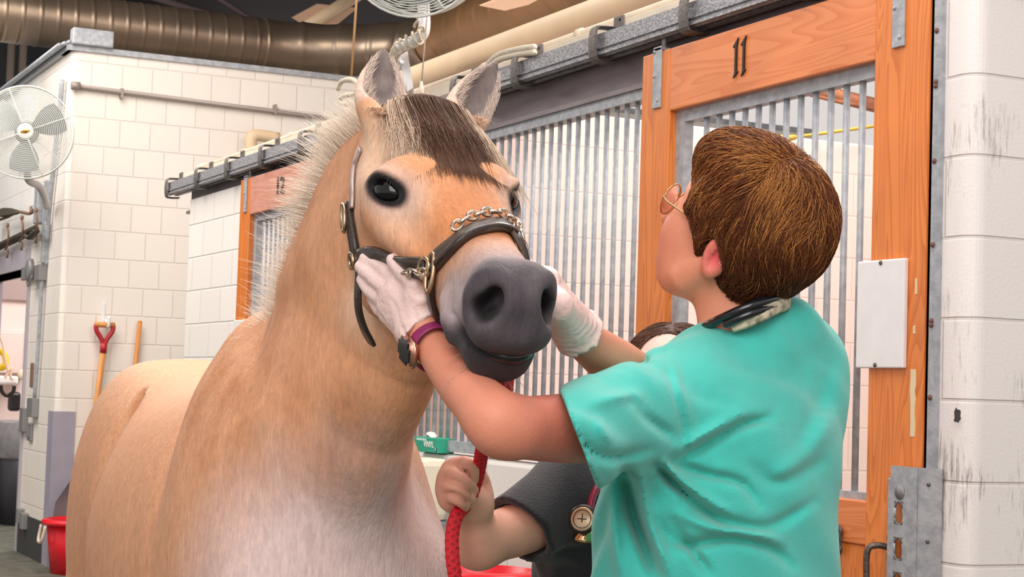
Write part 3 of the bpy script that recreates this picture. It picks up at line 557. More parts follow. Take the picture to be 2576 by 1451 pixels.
# ---------------------------------------------------------------- wash room through the doorway
def washroom():
    Y=17.3; p=lambda x,y,Yy=Y: pl(x,y,1,Yy)
    def rect(name,lab,cat,x0,y0,x1,y1,d,m,Yy=Y,bev=.01,parent=None,lm=None):
        a=p(x0,y0,Yy); c=p(x1,y1,Yy); b=MB(((a[0]+c[0])/2,Yy,min(a[2],c[2]))); b.box(max(2.82,min(a[0],c[0])),max(a[0],c[0]),Yy,Yy+d,min(a[2],c[2]),max(a[2],c[2]),bev); o=b.obj(name,m,parent)
        if lab: tag(o,lab,cat)
        return o
    t=thing('wall_cabinet','pale pink wall cabinet door in the room beyond the doorway','cabinet',tuple(p(25,900))); 
    pk=mat('pale pink laminate','e6cfc8',.5)
    rect('carcass',None,None,-60,825,72,948,.25,pk,17.35,parent=t); rect('door',None,None,-5,833,54,940,.02,pk,17.32,parent=t)
    t=thing('counter','white counter with rolled edge and drawers beyond the doorway','counter',tuple(p(20,1100)))
    rect('counter_edge',None,None,-80,1093,70,1106,.5,m_glaze,17.0,parent=t); rect('drawer_front',None,None,-80,1106,70,1165,.45,pk,17.05,parent=t)
    t=thing('sink','white wall sink rim behind the doorway','sink',tuple(p(25,960))); rect('basin',None,None,-80,942,46,968,.3,m_glaze,16.9,.02,parent=t); 
    b=MB(p(58,943,16.8)); b.lathe([(.045,0),(.05,.02),(.04,.04),(.02,.045)],p(58,943,16.8),(-.3,-1,.2),16); tag(b.obj('round_lid',mat('cream lid','f3e0c4',.4)),'small round cream knob at the end of the white sink','lid')
    b=MB(p(38,1010)); a=p(24,985,17.2); c=p(52,1035,17.2); b.box(min(a[0],c[0]),max(a[0],c[0]),17.2,17.3,min(a[2],c[2]),max(a[2],c[2]),.03); tag(b.obj('soap_dispenser',mat('black plastic','211d1f',.3)),'black soap dispenser on the wall beyond the doorway','dispenser')
    b=MB(p(20,990,16.8)); b.tube(spline([p(2,968,16.8),p(5,985,16.8),p(18,995,16.8),p(33,985,16.8),p(36,970,16.8)],5),.018,8); tag(b.obj('hose',m_black),'black hose loop under the white sink','hose')
    b=MB(p(8,900,16.7)); b.tube(spline([p(-8,890,16.7),p(4,884,16.7),p(12,895,16.7),p(14,915,16.7),p(4,925,16.7),p(-8,920,16.7)],5),.03,8); tag(b.obj('yellow_strap',mat('bright yellow plastic','f5cf1d',.4)),'bright yellow plastic strap hanging above the sink','strap')
    b=MB(p(8,860,16.65)); b.tube(spline([p(-4,840,16.65),p(6,862,16.65),p(12,900,16.65),p(20,935,16.65),p(12,950,16.65)],6),.012,8); b.tube(spline([p(18,935,16.65),p(30,925,16.65),p(26,945,16.65),p(32,955,16.65)],5),.014,8); tag(b.obj('pale_hose',mat('peach hose','e9c6ae',.5)),'pale peach hose hanging beside the yellow strap','hose')
    t=thing('trash_bin','dark grey trash bin with grey liner beyond the doorway','bin',(p(20,1360,16)[0],16.2,0.0)); x=max(t.location.x-.08,3.16)
    b=MB((x,16.2,0)); b.lathe([(.26,.0),(.31,.72),(.30,.72),(.25,.02)],(x,16.2,0),(0,0,1),32); b.obj('body',mat('charcoal plastic','3a3b40',.5),t)
    b=MB((x,16.2,0)); b.lathe([(.30,.58),(.325,.60),(.325,.90),(.30,.92),(.29,.62)],(x,16.2,0),(0,0,1),32); b.obj('liner',mat('grey translucent liner','8f8b8c',.3,0,.2,14),t)
washroom()
# ---------------------------------------------------------------- LIGHT
def light(kind,loc,e,size=1,col=(1,1,1),target=None,sy=None,name='lamp',spread=None):
    l=bpy.data.lights.new(name,kind); l.energy=e; l.color=col
    if kind=='AREA':
        l.size=size
        if sy: l.shape='RECTANGLE'; l.size_y=sy
        if spread: l.spread=spread
    o=bpy.data.objects.new(name,l); COL.objects.link(o); o.location=loc
    if target is not None: o.rotation_euler=(Vector(target)-Vector(loc)).to_track_quat('-Z','Y').to_euler()
    return o
w=bpy.data.worlds.new('World'); S.world=w; w.use_nodes=True; bg=w.node_tree.nodes['Background']; bg.inputs[0].default_value=(1,.93,.9,1); bg.inputs[1].default_value=.75
light('AREA',(-1.5,-1.8,3.6),180,3.2,(1,.96,.95),(1.2,2.8,1.1),name='front_fill')  # soft front fill added behind the camera
light('AREA',(1.2,3.2,4.6),110,2.2,(1,.95,.92),(1.2,3.2,0),sy=3.5,name='overhead_fill_near')  # unseen overhead area light added under the roof
light('AREA',(1.0,9.5,5.0),290,2.4,(1,.93,.86),(1.4,9.8,0),sy=4.5,name='overhead_fill_far')  # second overhead area light, added for the far aisle
light('AREA',(4.4,5.2,5.0),230,2.0,(1,.92,.88),(4.4,5.8,0),sy=3,name='stall_fill')  # added fill, put in to brighten the stall partition
light('AREA',(4.5,15.6,3.4),120,1.6,(1,.95,.93),(4.0,16.6,0),name='wash_room_lamp')
light('AREA',(0.2,13.5,4.6),160,2.0,(1,.97,.93),(2.6,14,1),name='aisle_end_lamp')
# ================================================================ SOFT FORM MODELLER (implicit blends -> one continuous mesh)
f32=np.float32
def V3(*a): return np.array(a,dtype=f32)
def unit(v): v=np.asarray(v,float); return v/np.linalg.norm(v)
class Form:
    def __init__(s): s.ops=[]
    def _add(s,fn,c,r,op,k): s.ops.append((fn,np.asarray(c,f32),float(r),op,float(k))); return s
    def cap(s,a,b,ra,rb=None,k=.02,op='u'):
        a=np.asarray(a,f32); b=np.asarray(b,f32); rb=ra if rb is None else rb; ab=b-a; L2=float(ab@ab)+1e-9
        def fn(p): q=p-a; t=np.clip(q@ab/L2,0,1); return np.linalg.norm(q-t[:,None]*ab,axis=1)-(ra+(rb-ra)*t)
        return s._add(fn,(a+b)/2,math.sqrt(L2)/2+max(ra,rb),op,k)
    def chain(s,pts,rs,k=.01,op='u',n=0):
        pts=np.asarray(pts,float); rs=np.asarray(rs,float)
        if n: q=spline(np.c_[pts,rs],n); pts,rs=q[:,:3],q[:,3]
        f=Form()
        P0=pts[:-1].astype(f32);P1=pts[1:].astype(f32)
        def fn(p):
            d=np.full(len(p),9,f32)
            for i in range(len(P0)):
                ab=P1[i]-P0[i]; q=p-P0[i]; t=np.clip(q@ab/(float(ab@ab)+1e-9),0,1); d=np.minimum(d,np.linalg.norm(q-t[:,None]*ab,axis=1)-(rs[i]+(rs[i+1]-rs[i])*t))
            return d
        c=pts.mean(0); return s._add(fn,c,np.linalg.norm(pts-c,axis=1).max()+rs.max(),op,k)
    def ell(s,c,r,R=None,k=.02,op='u'):
        c=np.asarray(c,f32); r=np.asarray(r,f32); R=np.eye(3,dtype=f32) if R is None else np.asarray(R,f32)  # columns = axes
        def fn(p): q=(p-c)@R; k0=np.linalg.norm(q/r,axis=1); k1=np.linalg.norm(q/(r*r),axis=1)+1e-9; return k0*(k0-1)/k1
        return s._add(fn,c,r.max(),op,k)
    def loft(s,C,U,V,a,b,k=.02,op='u',n=6,e=2.0,cap=1.0):
        m=len(C); C=np.asarray(C,float); U=np.broadcast_to(np.asarray(U,float),(m,3)); V=np.broadcast_to(np.asarray(V,float),(m,3))
        q=spline(np.c_[C,U,V,a,b],n) if n>1 else np.c_[C,U,V,a,b]; q=q.astype(f32)
        def fn(p):
            d=np.full(len(p),9,f32)
            for i in range(len(q)-1):
                c0,c1=q[i,:3],q[i+1,:3]; ab=c1-c0; L=np.linalg.norm(ab)+1e-9; w=ab/L
                t=np.clip((p-c0)@w/L,0,1); 
                g=q[i][None]+(q[i+1]-q[i])[None]*t[:,None]; z=p-g[:,:3]; x=(z*g[:,3:6]).sum(1); y=(z*g[:,6:9]).sum(1); h=z@w; h=np.sign(h)*np.maximum(np.abs(h)-0,0)
                A=g[:,9];B=g[:,10];E=np.minimum(A,B)*cap
                if e==2.0:
                    k0=np.sqrt((x/A)**2+(y/B)**2+(h/E)**2); k1=np.sqrt((x/A**2)**2+(y/B**2)**2+(h/E**2)**2)+1e-9; dd=k0*(k0-1)/k1
                else:
                    k0=(np.abs(x/A)**e+np.abs(y/B)**e+np.abs(h/E)**e)**(1/e); dd=(k0-1)*np.minimum(A,B)
                d=np.minimum(d,dd)
            return d
        c=q[:,:3].mean(0); r=(np.linalg.norm(q[:,:3]-c,axis=1)+q[:,9:11].max(1)).max()
        return s._add(fn,c,r,op,k)
    def raw(s,fn,c,r,op='u',k=.01): return s._add(fn,c,r,op,k)
    def __call__(s,p):
        d=np.full(len(p),9,f32)
        for fn,c,r,op,k in s.ops:
            m=np.linalg.norm(p-c,axis=1)<r+k+.09
            if not m.any(): continue
            x=d[m]; y=fn(p[m]).astype(f32)
            if op=='u':
                if k>0: h=np.maximum(k-np.abs(x-y),0)/k; z=np.minimum(x,y)-h*h*k*.25
                else: z=np.minimum(x,y)
            elif op=='s':
                y=-y
                if k>0: h=np.maximum(k-np.abs(x-y),0)/k; z=np.maximum(x,y)+h*h*k*.25
                else: z=np.maximum(x,y)
            elif op=='i':
                z=np.maximum(x,y)
            elif op=='d': z=x+y      # displacement
            d[m]=z
        return d
def mesh_form(F_,ax,stride=4,thr=1.6):
    X,Y,Z=[np.asarray(a,f32) for a in ax]; nx,ny,nz=len(X),len(Y),len(Z)
    ci=[np.unique(np.r_[np.arange(0,n,stride),n-1]) for n in (nx,ny,nz)]
    G=np.stack(np.meshgrid(X[ci[0]],Y[ci[1]],Z[ci[2]],indexing='ij'),-1).reshape(-1,3)
    D=np.concatenate([F_(G[i:i+200000]) for i in range(0,len(G),200000)]).reshape([len(c) for c in ci])
    val=np.full((nx,ny,nz),1,f32)
    # mark coarse cells near the surface
    def cell(a,fn):
        o=a
        for k in range(3):
            sl0=[slice(None)]*3; sl1=[slice(None)]*3; sl0[k]=slice(0,-1); sl1[k]=slice(1,None); o=fn(o[tuple(sl0)],o[tuple(sl1)])
        return o
    mn=cell(np.abs(D),np.minimum); sg=cell(D,np.maximum)
    dx,dy,dz=[np.diff(a[c]) for a,c in zip((X,Y,Z),ci)]
    diag=np.sqrt(dx[:,None,None]**2+dy[None,:,None]**2+dz[None,None,:]**2)
    act=mn<diag*thr*.6
    inside=cell((D<0).astype(np.int8),np.minimum)
    ex=[np.repeat(np.arange(len(c)-1),np.diff(c)) for c in ci]
    ex=[np.r_[e,e[-1]] for e in ex]
    A=act; need=np.zeros((nx,ny,nz),bool)
    full=A[np.ix_(ex[0],ex[1],ex[2])]; need|=full
    # include shared border nodes
    for k in range(3):
        s0=[slice(None)]*3; s1=[slice(None)]*3; s0[k]=slice(1,None); s1[k]=slice(0,-1); t=need.copy(); t[tuple(s0)]|=need[tuple(s1)]; need=t
    ins=inside[np.ix_(ex[0],ex[1],ex[2])].astype(bool); val[ins]=-1
    idx=np.argwhere(need); pts=np.stack([X[idx[:,0]],Y[idx[:,1]],Z[idx[:,2]]],-1)
    d=np.concatenate([F_(pts[i:i+150000]) for i in range(0,len(pts),150000)])
    val[need]=d
    s=val<0
    c8=[(i,j,k) for i in (0,1) for j in (0,1) for k in (0,1)]
    cs=lambda a,i,j,k:a[i:nx-1+i,j:ny-1+j,k:nz-1+k]
    cnt=sum(cs(s,*c).astype(np.int8) for c in c8); ac=(cnt>0)&(cnt<8); I=np.argwhere(ac); vid=-np.ones(ac.shape,np.int32); vid[ac]=np.arange(len(I))
    acc=np.zeros((len(I),3),np.float64); num=np.zeros(len(I))
    ax3=(X,Y,Z)
    for k in range(3):
        o=[q for q in range(3) if q!=k]
        for u in (0,1):
            for v in (0,1):
                a=np.zeros(3,int); a[o[0]]=u; a[o[1]]=v; b=a.copy(); b[k]=1
                ia=I+a; ib=I+b; va=val[ia[:,0],ia[:,1],ia[:,2]]; vb=val[ib[:,0],ib[:,1],ib[:,2]]
                m=(va<0)!=(vb<0); t=np.where(m,va/(va-vb+1e-12),0)
                for q in range(3):
                    ca=ax3[q][ia[:,q]]; cb=ax3[q][ib[:,q]]; acc[:,q]+=np.where(m,ca+(cb-ca)*t,0)
                num+=m
    vert=acc/num[:,None]; faces=[]
    for k in range(3):
        o=[q for q in range(3) if q!=k]; sl0=[slice(None)]*3; sl1=[slice(None)]*3; sl0[k]=slice(0,-1); sl1[k]=slice(1,None)
        for q in o: sl0[q]=slice(1,-1); sl1[q]=slice(1,-1)
        s0=s[tuple(sl0)]; s1=s[tuple(sl1)]; E=np.argwhere(s0!=s1)
        if len(E)==0: continue
        fl=s0[E[:,0],E[:,1],E[:,2]]; E=E+np.array([0 if q==k else 1 for q in range(3)])
        def cv(du,dv): e=E.copy(); e[:,o[0]]-=du; e[:,o[1]]-=dv; return vid[e[:,0],e[:,1],e[:,2]]
        q=np.stack([cv(0,0),cv(1,0),cv(1,1),cv(0,1)],1)
        if k==1: fl=~fl
        q=np.where(fl[:,None],q[:,::-1],q); 
        faces.append(q[(q>=0).all(1)])
    f=np.concatenate(faces)[:,::-1]
    # snap vertices once along the gradient for smoothness
    v=vert.astype(f32)
    for it in range(2):
        e=.0015; d0=F_(v); g=np.stack([F_(v+V3(e,0,0))-d0,F_(v+V3(0,e,0))-d0,F_(v+V3(0,0,e))-d0],1)/e
        gn=(g*g).sum(1)+1e-6; step=np.clip(d0/gn,-.004,.004); v=v-g*step[:,None]*.9
    return v,f
def axis(*segs):
    # segs: (start,end,step) consecutive
    out=[]
    for a,b,st in segs: out.append(np.linspace(a,b,max(2,int(round((b-a)/st))+1))[:-1])
    out.append([segs[-1][1]]); return np.concatenate(out)
def grid(lo,hi,st): return [axis((lo[i],hi[i],st)) for i in range(3)]
def relax(v,f,n=1,w=.5):
    for _ in range(n):
        acc=np.zeros_like(v,dtype=np.float64); c=np.zeros(len(v))
        for k in range(4):
            a=f[:,k]; b=f[:,(k+1)%4]; np.add.at(acc,a,v[b]); np.add.at(c,a,1); np.add.at(acc,b,v[a]); np.add.at(c,b,1)
        v=v*(1-w)+w*acc/np.maximum(c,1)[:,None]
    return v
def sm(x,a,b): t=np.clip((x-a)/(b-a),0,1); return t*t*(3-2*t)
def mixc(c,col,m): return c*(1-m[:,None])+np.array(lin(col)[:3])[None]*m[:,None]
def blob(v,c,r): return np.clip(1-np.linalg.norm((v-np.asarray(c))/np.asarray(r),axis=1),0,1)
def strands(name,paths,r,cols,m,parent,ns=3,tip=.15,flat=1):
    paths=np.asarray(paths,float); n,k,_=paths.shape; T=np.gradient(paths,axis=1); T/=np.linalg.norm(T,axis=2,keepdims=True)+1e-9
    ref=RNG.normal(size=(n,1,3)); U=np.cross(T,ref); U/=np.linalg.norm(U,axis=2,keepdims=True)+1e-9; W=np.cross(T,U)
    t=np.linspace(0,1,k); rr=(np.broadcast_to(r,(n,))[:,None]*(1-(1-tip)*t**1.5)[None])[:,:,None]
    V=np.stack([paths+U*rr*math.cos(2*PI*j/ns)+W*rr*math.sin(2*PI*j/ns)*flat for j in range(ns)],2) # n,k,ns,3
    idx=np.arange(n*k*ns).reshape(n,k,ns); q=[]
    for j in range(ns): a=idx[:,:-1,j];b=idx[:,:-1,(j+1)%ns];c=idx[:,1:,(j+1)%ns];d=idx[:,1:,j]; q.append(np.stack([a,b,c,d],-1).reshape(-1,4))
    cols=np.asarray(cols,float)
    if cols.ndim==2: cols=np.broadcast_to(cols[:,None,None,:],(n,k,ns,3))
    else: cols=np.broadcast_to(cols[:,:,None,:],(n,k,ns,3))
    me=npmesh(name,V.reshape(-1,3),np.concatenate(q),True,cols.reshape(-1,3)); return link(name,me,m,parent)
def hairmat(name,rough=.45,spec=.4): return mat(name,'ffffff',rough,0,0,spec=spec,attr='Col')
def noise3(p,s,seed=0):
    r=np.random.default_rng(seed); o=np.zeros(len(p))
    for i in range(6):
        d=r.normal(size=3); d/=np.linalg.norm(d); o+=np.sin((p@d)*s*(.7+.25*i)+r.uniform(0,6.28)+1.5*np.sin((p@r.normal(size=3))*s*.5))
    return o/6
# ================================================================ HORSE
HO=np.array([.922,2.19,1.690]); HL=unit([.994,-.107,-.005]); HA=np.array([-.097,-.872,-.478]); HA=unit(HA-HL*(HA@HL)); HN=np.cross(HL,HA)
if HN[2]<0: HN=-HN
HS=.955
def h(l,a,n): return HO+HS*(l*HL+a*HA+n*HN)
def hloc(v): q=np.asarray(v)-HO; return q@np.stack([HL,HA,HN],1)/HS
def eyeframe(s):
    n=unit(HL*s*.78+HA*.44+HN*.36); e1=unit(HA*.80-HL*s*.55); e1=unit(e1-n*(e1@n)); return np.stack([n,e1,np.cross(n,e1)],1)
EP=lambda s,d=0: h(s*.0765,.181,-.048)+eyeframe(s)[:,0]*d
def CX_(Y): return .942+.112*(Y-2.5)
FLANK=[(.956,3.745,1.292),(.930,3.70,1.250),(.870,3.62,1.199),(.845,3.58,1.146),(.828,3.575,1.09),(.818,3.585,1.03),(.806,3.56,.969)]
def horse_form():
    f=Form(); X=np.array([1,0,0]);Z=np.array([0,0,1])
    # trunk
    R=[(2.47,1.03,.10,.13),(2.56,1.02,.145,.20),(2.72,1.0,.185,.285),(2.95,1.00,.22,.34),(3.25,.985,.25,.34),(3.5,.99,.252,.335),(3.72,1.03,.225,.31),(3.95,1.06,.20,.30),(4.18,1.06,.18,.28),(4.36,1.02,.12,.2)]
    f.loft([(CX_(y),y,z) for y,z,a,b in R],X,Z,[r[2] for r in R],[r[3] for r in R],k=.05,n=3,cap=.6)
    # haunches and hind legs
    for s in (-1,1):
        x=CX_(3.95)
        f.ell((x+s*.09,3.97,1.05),(.12,.27,.29),k=.10)
        f.ell((x+s*.11,4.02,.85),(.10,.22,.30),k=.08)
        f.chain([(x+s*.13,4.05,.75),(x+s*.165,4.15,.52),(x+s*.15,4.10,.36),(x+s*.15,4.06,.14),(x+s*.15,4.02,.05)],[.12,.07,.042,.042,.055],k=.05)
        # shoulder + foreleg
        x=CX_(2.75)
        f.ell((x+s*.11,2.74,1.02),(.08,.20,.27),k=.10)
        f.ell((x+s*.105,2.60,.93),(.075,.12,.16),k=.09)
        f.chain([(x+s*.13,2.68,.85),(x+s*.14,2.72,.62),(x+s*.15,2.70,.45),(x+s*.15,2.72,.18),(x+s*.15,2.68,.05)],[.10,.065,.05,.04,.055],k=.06)
    f.ell((CX_(2.5),2.50,.98),(.17,.10,.16),k=.08)
    # neck: (topY,topZ,botY,botZ,a,xoff)
    R=[(2.24,1.68,2.20,1.50,.066,-.005),(2.34,1.685,2.31,1.44,.072,-.005),(2.46,1.645,2.37,1.34,.080,-.005),(2.51,1.565,2.40,1.25,.090,-.0),(2.59,1.475,2.42,1.15,.100,-.012),(2.71,1.40,2.44,1.04,.13,-.014),(2.95,1.345,2.5,.93,.155,-.005)]
    C=[];Vv=[];B=[]
    for ty,tz,by,bz,a,xo in R:
        t=np.array([CX_(2.5)+xo,ty,tz]);b=np.array([CX_(2.5)+xo,by,bz]); C.append((t+b)/2); Vv.append(unit(t-b)); B.append(np.linalg.norm(t-b)/2)
    f.loft(C,X,Vv,[r[4] for r in R],B,k=.07,n=14)
    # crest ridge
    cr=[(CX_(2.5)-.01+r[5]*.3,r[0]-.015,r[1]-.02) for r in R]; f.chain(cr,[.035]*len(R),k=.05,n=3)
    # shoulder blade grooves
    for s in (-1,1):
        f.chain([(CX_(2.8)+s*.18,2.98,1.26),(CX_(2.8)+s*.235,2.93,1.1),(CX_(2.8)+s*.245,2.9,.9)],[.012,.018,.014],k=.07,op='s',n=4)
        # flank hollow between barrel and haunch
        f.chain([(CX_(3.7)+s*.19,3.71,1.25),(CX_(3.7)+s*.25,3.70,1.1),(CX_(3.7)+s*.275,3.68,.9),(CX_(3.7)+s*.26,3.64,.75)],[.012,.028,.034,.03],k=.06,op='s',n=4)
    for mx_ in (0,1): f.chain([((2*CX_(3.65)-x if mx_ else x),y,z) for x,y,z in FLANK],[.004,.008,.010,.010,.010,.010,.008],k=.018,op='s',n=4)
    # loin crease
    f.chain([(CX_(3.5)-.02,3.45,1.345),(CX_(3.5)-.06,3.30,1.33)],[.006,.006],k=.03,op='s')
    # ---- head
    U=HL;V=HN
    R=[(-.045,-.04,-.14,.05),(.0,-.005,-.15,.076),(.06,.012,-.16,.090),(.115,.016,-.165,.097),(.17,.012,-.165,.091),(.22,.000,-.155,.080),(.29,-.012,-.14,.065),(.36,-.018,-.125,.050),(.43,-.014,-.110,.043),(.485,-.016,-.100,.040),(.518,-.032,-.094,.034)]
    f.loft([h(0,a,(t+b)/2) for a,t,b,w in R],U,V,[r[3]*HS for r in R],[(r[1]-r[2])/2*HS for r in R],k=.05,n=8,e=2.5,cap=.5)
    R=[(.03,-.08,-.20,.05),(.08,-.07,-.25,.066),(.13,-.07,-.262,.070),(.19,-.07,-.248,.066),(.26,-.06,-.205,.052),(.33,-.06,-.168,.042),(.40,-.06,-.150,.038),(.45,-.07,-.155,.040),(.495,-.09,-.148,.034)]
    f.loft([h(0,a,(t+b)/2) for a,t,b,w in R],U,V,[r[3] for r in R],[(r[1]-r[2])/2 for r in R],k=.035,n=4,cap=.5)
    for s in (-1,1):
        f.ell(h(s*.058,.12,-.16),(.026,.085,.075),np.stack([HL,HA,HN],1),k=.05)       # round cheek
        f.chain([h(s*.088,.17,-.085),h(s*.080,.24,-.085),h(s*.062,.31,-.085)],[.016,.014,.008],k=.03)  # facial crest
        Re=eyeframe(s); n_,e1,e2=Re.T; e2=e2*(1 if e2@HN>0 else -1); c=EP(s)
        f.ell(c-n_*.002,(.020,.040,.030),np.stack([n_,e1,e2],1),k=.03)   # orbit
        f.ell(h(s*.076,.095,-.018),(.012,.026,.014),np.stack([HL,HA,HN],1),k=.05,op='s')
        f.ell(c+n_*.021+e1*.003,(.014,.030,.0165),np.stack([n_,e1,e2],1),k=.008,op='s')
        f.chain([c+n_*.004-e1*.033-e2*.002,c+n_*.016-e1*.018+e2*.014,c+n_*.0205+e1*.002+e2*.0195,c+n_*.017+e1*.020+e2*.012,c+n_*.002+e1*.042-e2*.006],[.004,.007,.008,.006,.003],k=.006,n=4)
        f.chain([c+n_*.004-e1*.033-e2*.004,c+n_*.012-e1*.018-e2*.016,c+n_*.014+e1*.002-e2*.0205,c+n_*.013+e1*.020-e2*.018,c+n_*.002+e1*.042-e2*.008],[.003,.005,.0055,.0045,.003],k=.006,n=4)
        # muzzle flesh and nostril
        f.ell(h(s*.024,.488,-.050),(.025,.034,.040),np.stack([HL,HA,HN],1),k=.03)
        nn=unit(HL*s*.58+HA*.78+HN*.12); e1=unit(HN*.9+HL*s*-.35); e1=unit(e1-nn*(e1@nn)); Rn=np.stack([nn,e1,np.cross(nn,e1)],1)
        f.ell(h(s*.032,.514,-.046),(.034,.026,.0150),Rn,k=.010,op='s')
        f.ell(h(s*.038,.508,-.062),(.022,.015,.016),Rn,k=.012,op='s')
        f.chain([h(s*.016,.524,-.068),h(s*.012,.524,-.044),h(s*.018,.514,-.022),h(s*.031,.500,-.014),h(s*.045,.486,-.024),h(s*.051,.482,-.048),h(s*.047,.486,-.072)],[.006,.0065,.0065,.006,.006,.0065,.006],k=.010,n=3)
        # mouth corner to front groove
        f.chain([h(s*.048,.415,-.100),h(s*.046,.450,-.106),h(s*.040,.485,-.109),h(s*.024,.518,-.108),h(0,.536,-.107)],[.004,.005,.006,.008,.008],k=.006,op='s',n=4)
        f.chain([h(s*.048,.40,-.10),h(s*.050,.42,-.115),h(s*.046,.44,-.13)],[.006,.008,.006],k=.02)
        # ears
        b0=h(s*.056,.012,-.012); 
        tip=(P(966,124,2.47) if s<0 else P(1249,158,2.50))
        ax=unit(tip-b0); fwd=unit(np.array([-.10 if s<0 else -.16,-.92,.0])-ax*(np.array([-.10 if s<0 else -.16,-.92,.0])@ax)); sd=np.cross(ax,fwd); Ln=np.linalg.norm(tip-b0)
        T=[(-.10,.022,.018),(.04,.029,.024),(.20,.036,.026),(.42,.0375,.022),(.65,.031,.016),(.82,.020,.010),(.95,.009,.0055),(1.0,.004,.0035)]
        curve=lambda t: b0+ax*Ln*t+fwd*(.012*math.sin(PI*t))*-1+sd*(.0)
        f.loft([curve(t) for t,a,b in T],sd,fwd,[t[1]*(1 if s<0 else .92) for t in T],[t[2] for t in T],k=.022,n=3,cap=.5)
        T2=[(.02,.005,.010),(.12,.014,.016),(.27,.025,.020),(.45,.0285,.019),(.65,.022,.013),(.80,.013,.009),(.90,.006,.006)]
        f.loft([curve(t)+fwd*(.016 if t<.6 else .011) for t,a,b in T2],sd,fwd,[t[1]*(1 if s<0 else .92) for t in T2],[t[2] for t in T2],k=.008,op='s',n=3,cap=.5)
    # lips
    f.ell(h(0,.512,-.082),(.040,.028,.020),np.stack([HL,HA,HN],1),k=.025)
    f.ell(h(0,.480,-.134),(.034,.032,.022),np.stack([HL,HA,HN],1),k=.025)
    f.chain([h(-.034,.485,-.120),h(-.02,.503,-.120),h(0,.510,-.120),h(.02,.503,-.120),h(.034,.485,-.120)],[.008]*5,k=.010,n=3)
    return f
def coat(v,nrm=None):
    n=len(v); c=np.tile(np.array(lin('dda077')[:3]),(n,1)); q=hloc(v); l,a,nn=q.T
    nz=noise3(v,14,1); nz2=noise3(np.stack([v[:,0]*3,v[:,1]*1.6-v[:,2]*.6,v[:,2]*.35+v[:,1]*.3],1),38,2); 
    c=mixc(c,'c98a5c',np.clip(.35+.6*nz,0,1)*.35)
    # legs/back tone
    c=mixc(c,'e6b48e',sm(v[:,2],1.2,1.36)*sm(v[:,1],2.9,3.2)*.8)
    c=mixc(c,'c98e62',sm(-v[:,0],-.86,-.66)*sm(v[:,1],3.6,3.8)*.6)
    # pale lavender chest
    c=mixc(c,'d6bfbb',np.clip(blob(v,(.97,2.42,.98),(.34,.42,.34))*2.3,0,1)*.95)
    c=mixc(c,'9a7560',np.clip(blob(v,(.895,2.32,1.225),(.07,.12,.13))*1.8,0,1)*.6)  # throat base: dark shading painted into the coat, with dirty hair
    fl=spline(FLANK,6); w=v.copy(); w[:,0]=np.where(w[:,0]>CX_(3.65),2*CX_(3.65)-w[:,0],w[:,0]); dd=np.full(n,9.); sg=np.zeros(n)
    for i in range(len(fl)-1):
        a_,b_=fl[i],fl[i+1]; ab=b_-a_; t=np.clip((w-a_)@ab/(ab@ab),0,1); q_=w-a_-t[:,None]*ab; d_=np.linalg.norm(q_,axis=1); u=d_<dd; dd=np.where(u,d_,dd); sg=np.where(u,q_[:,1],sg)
    c=mixc(c,'a4683f',(1-sm(dd,.008,.035))*(sg>-.004)*.8); c=mixc(c,'f4d8ba',(1-sm(dd,.006,.030))*(sg<=-.004)*.8)  # crease shade and pale barrel edge painted into the coat
    # neck warm streaks
    nk=sm(v[:,1],2.2,2.4)*(1-sm(v[:,1],2.75,3.0))*sm(v[:,2],1.1,1.3)
    c=mixc(c,'bf7c4c',nk*np.clip(.35+1.1*nz2,0,1)*.75)
    hd=sm(a,-.03,.06)*sm(nn,-.36,-.27)*(v[:,1]<2.34)
    c=mixc(c,'cc8a5c',hd*.75)
    c=mixc(c,'b96e36',hd*np.clip(blob(q,(0,.33,0),(.08,.12,.09))*1.8,0,1)*.75)
    c=mixc(c,'dcae90',hd*np.clip(blob(q,(-.07,.235,-.06),(.07,.085,.06))*1.7,0,1)*.75)
    c=mixc(c,'dcae90',hd*np.clip(blob(q,(.07,.235,-.06),(.07,.085,.06))*1.7,0,1)*.75)
    c=mixc(c,'e6c6aa',hd*(1-sm(a,.06,.19))*.8)
    # pale ring then dark eye rim
    for s in (-1,1):
        Re=eyeframe(s); w=(v-EP(s,.012))@Re; e=np.sqrt((w[:,0]/.05)**2+((w[:,1]-.008)/.060)**2+(w[:,2]/.030)**2)
        c=mixc(c,'cdb3a6',(1-sm(e,.75,1.6))*.6); c=mixc(c,'141113',1-sm(e,.60,.86))
        # mealy zone above the mouth, grey muzzle
    mz=sm(a+.25*(-nn-.06)+.02*nz,.385,.45)*sm(v[:,1],2.3,2.1)*1.0
    c=mixc(c,'c2a08e',sm(a+.012*nz+.3*(-nn-.06),.34,.42)*(v[:,1]<2.2)*.85)
    c=mixc(c,'94868a',mz*.8); mz2=sm(a+.15*(-nn-.06)+.014*nz,.43,.485)*sm(v[:,1],2.3,2.1); c=mixc(c,'474146',mz2*.95)
    c=mixc(c,'1f1c22',sm(a,.46,.53)*sm(-nn,.07,.12)*.75)
    c=mixc(c,'332d30',sm(-nn,.09,.12)*sm(a,.37,.44)*(v[:,1]<2.1)*.9)
    c=mixc(c,'b3a3a4',np.clip(blob(q,(-.045,.425,-.085),(.035,.05,.04))*2,0,1)*.75)
    c=mixc(c,'82797c',np.clip(noise3(q*np.array([2.,.6,1.]),45,8)*.9,0,1)*sm(a,.43,.48)*(1-sm(-nn,.05,.09))*.55); c=mixc(c,'2c282c',np.clip(noise3(q,60,18)*1.2-.1,0,1)*sm(a,.44,.5)*.6)
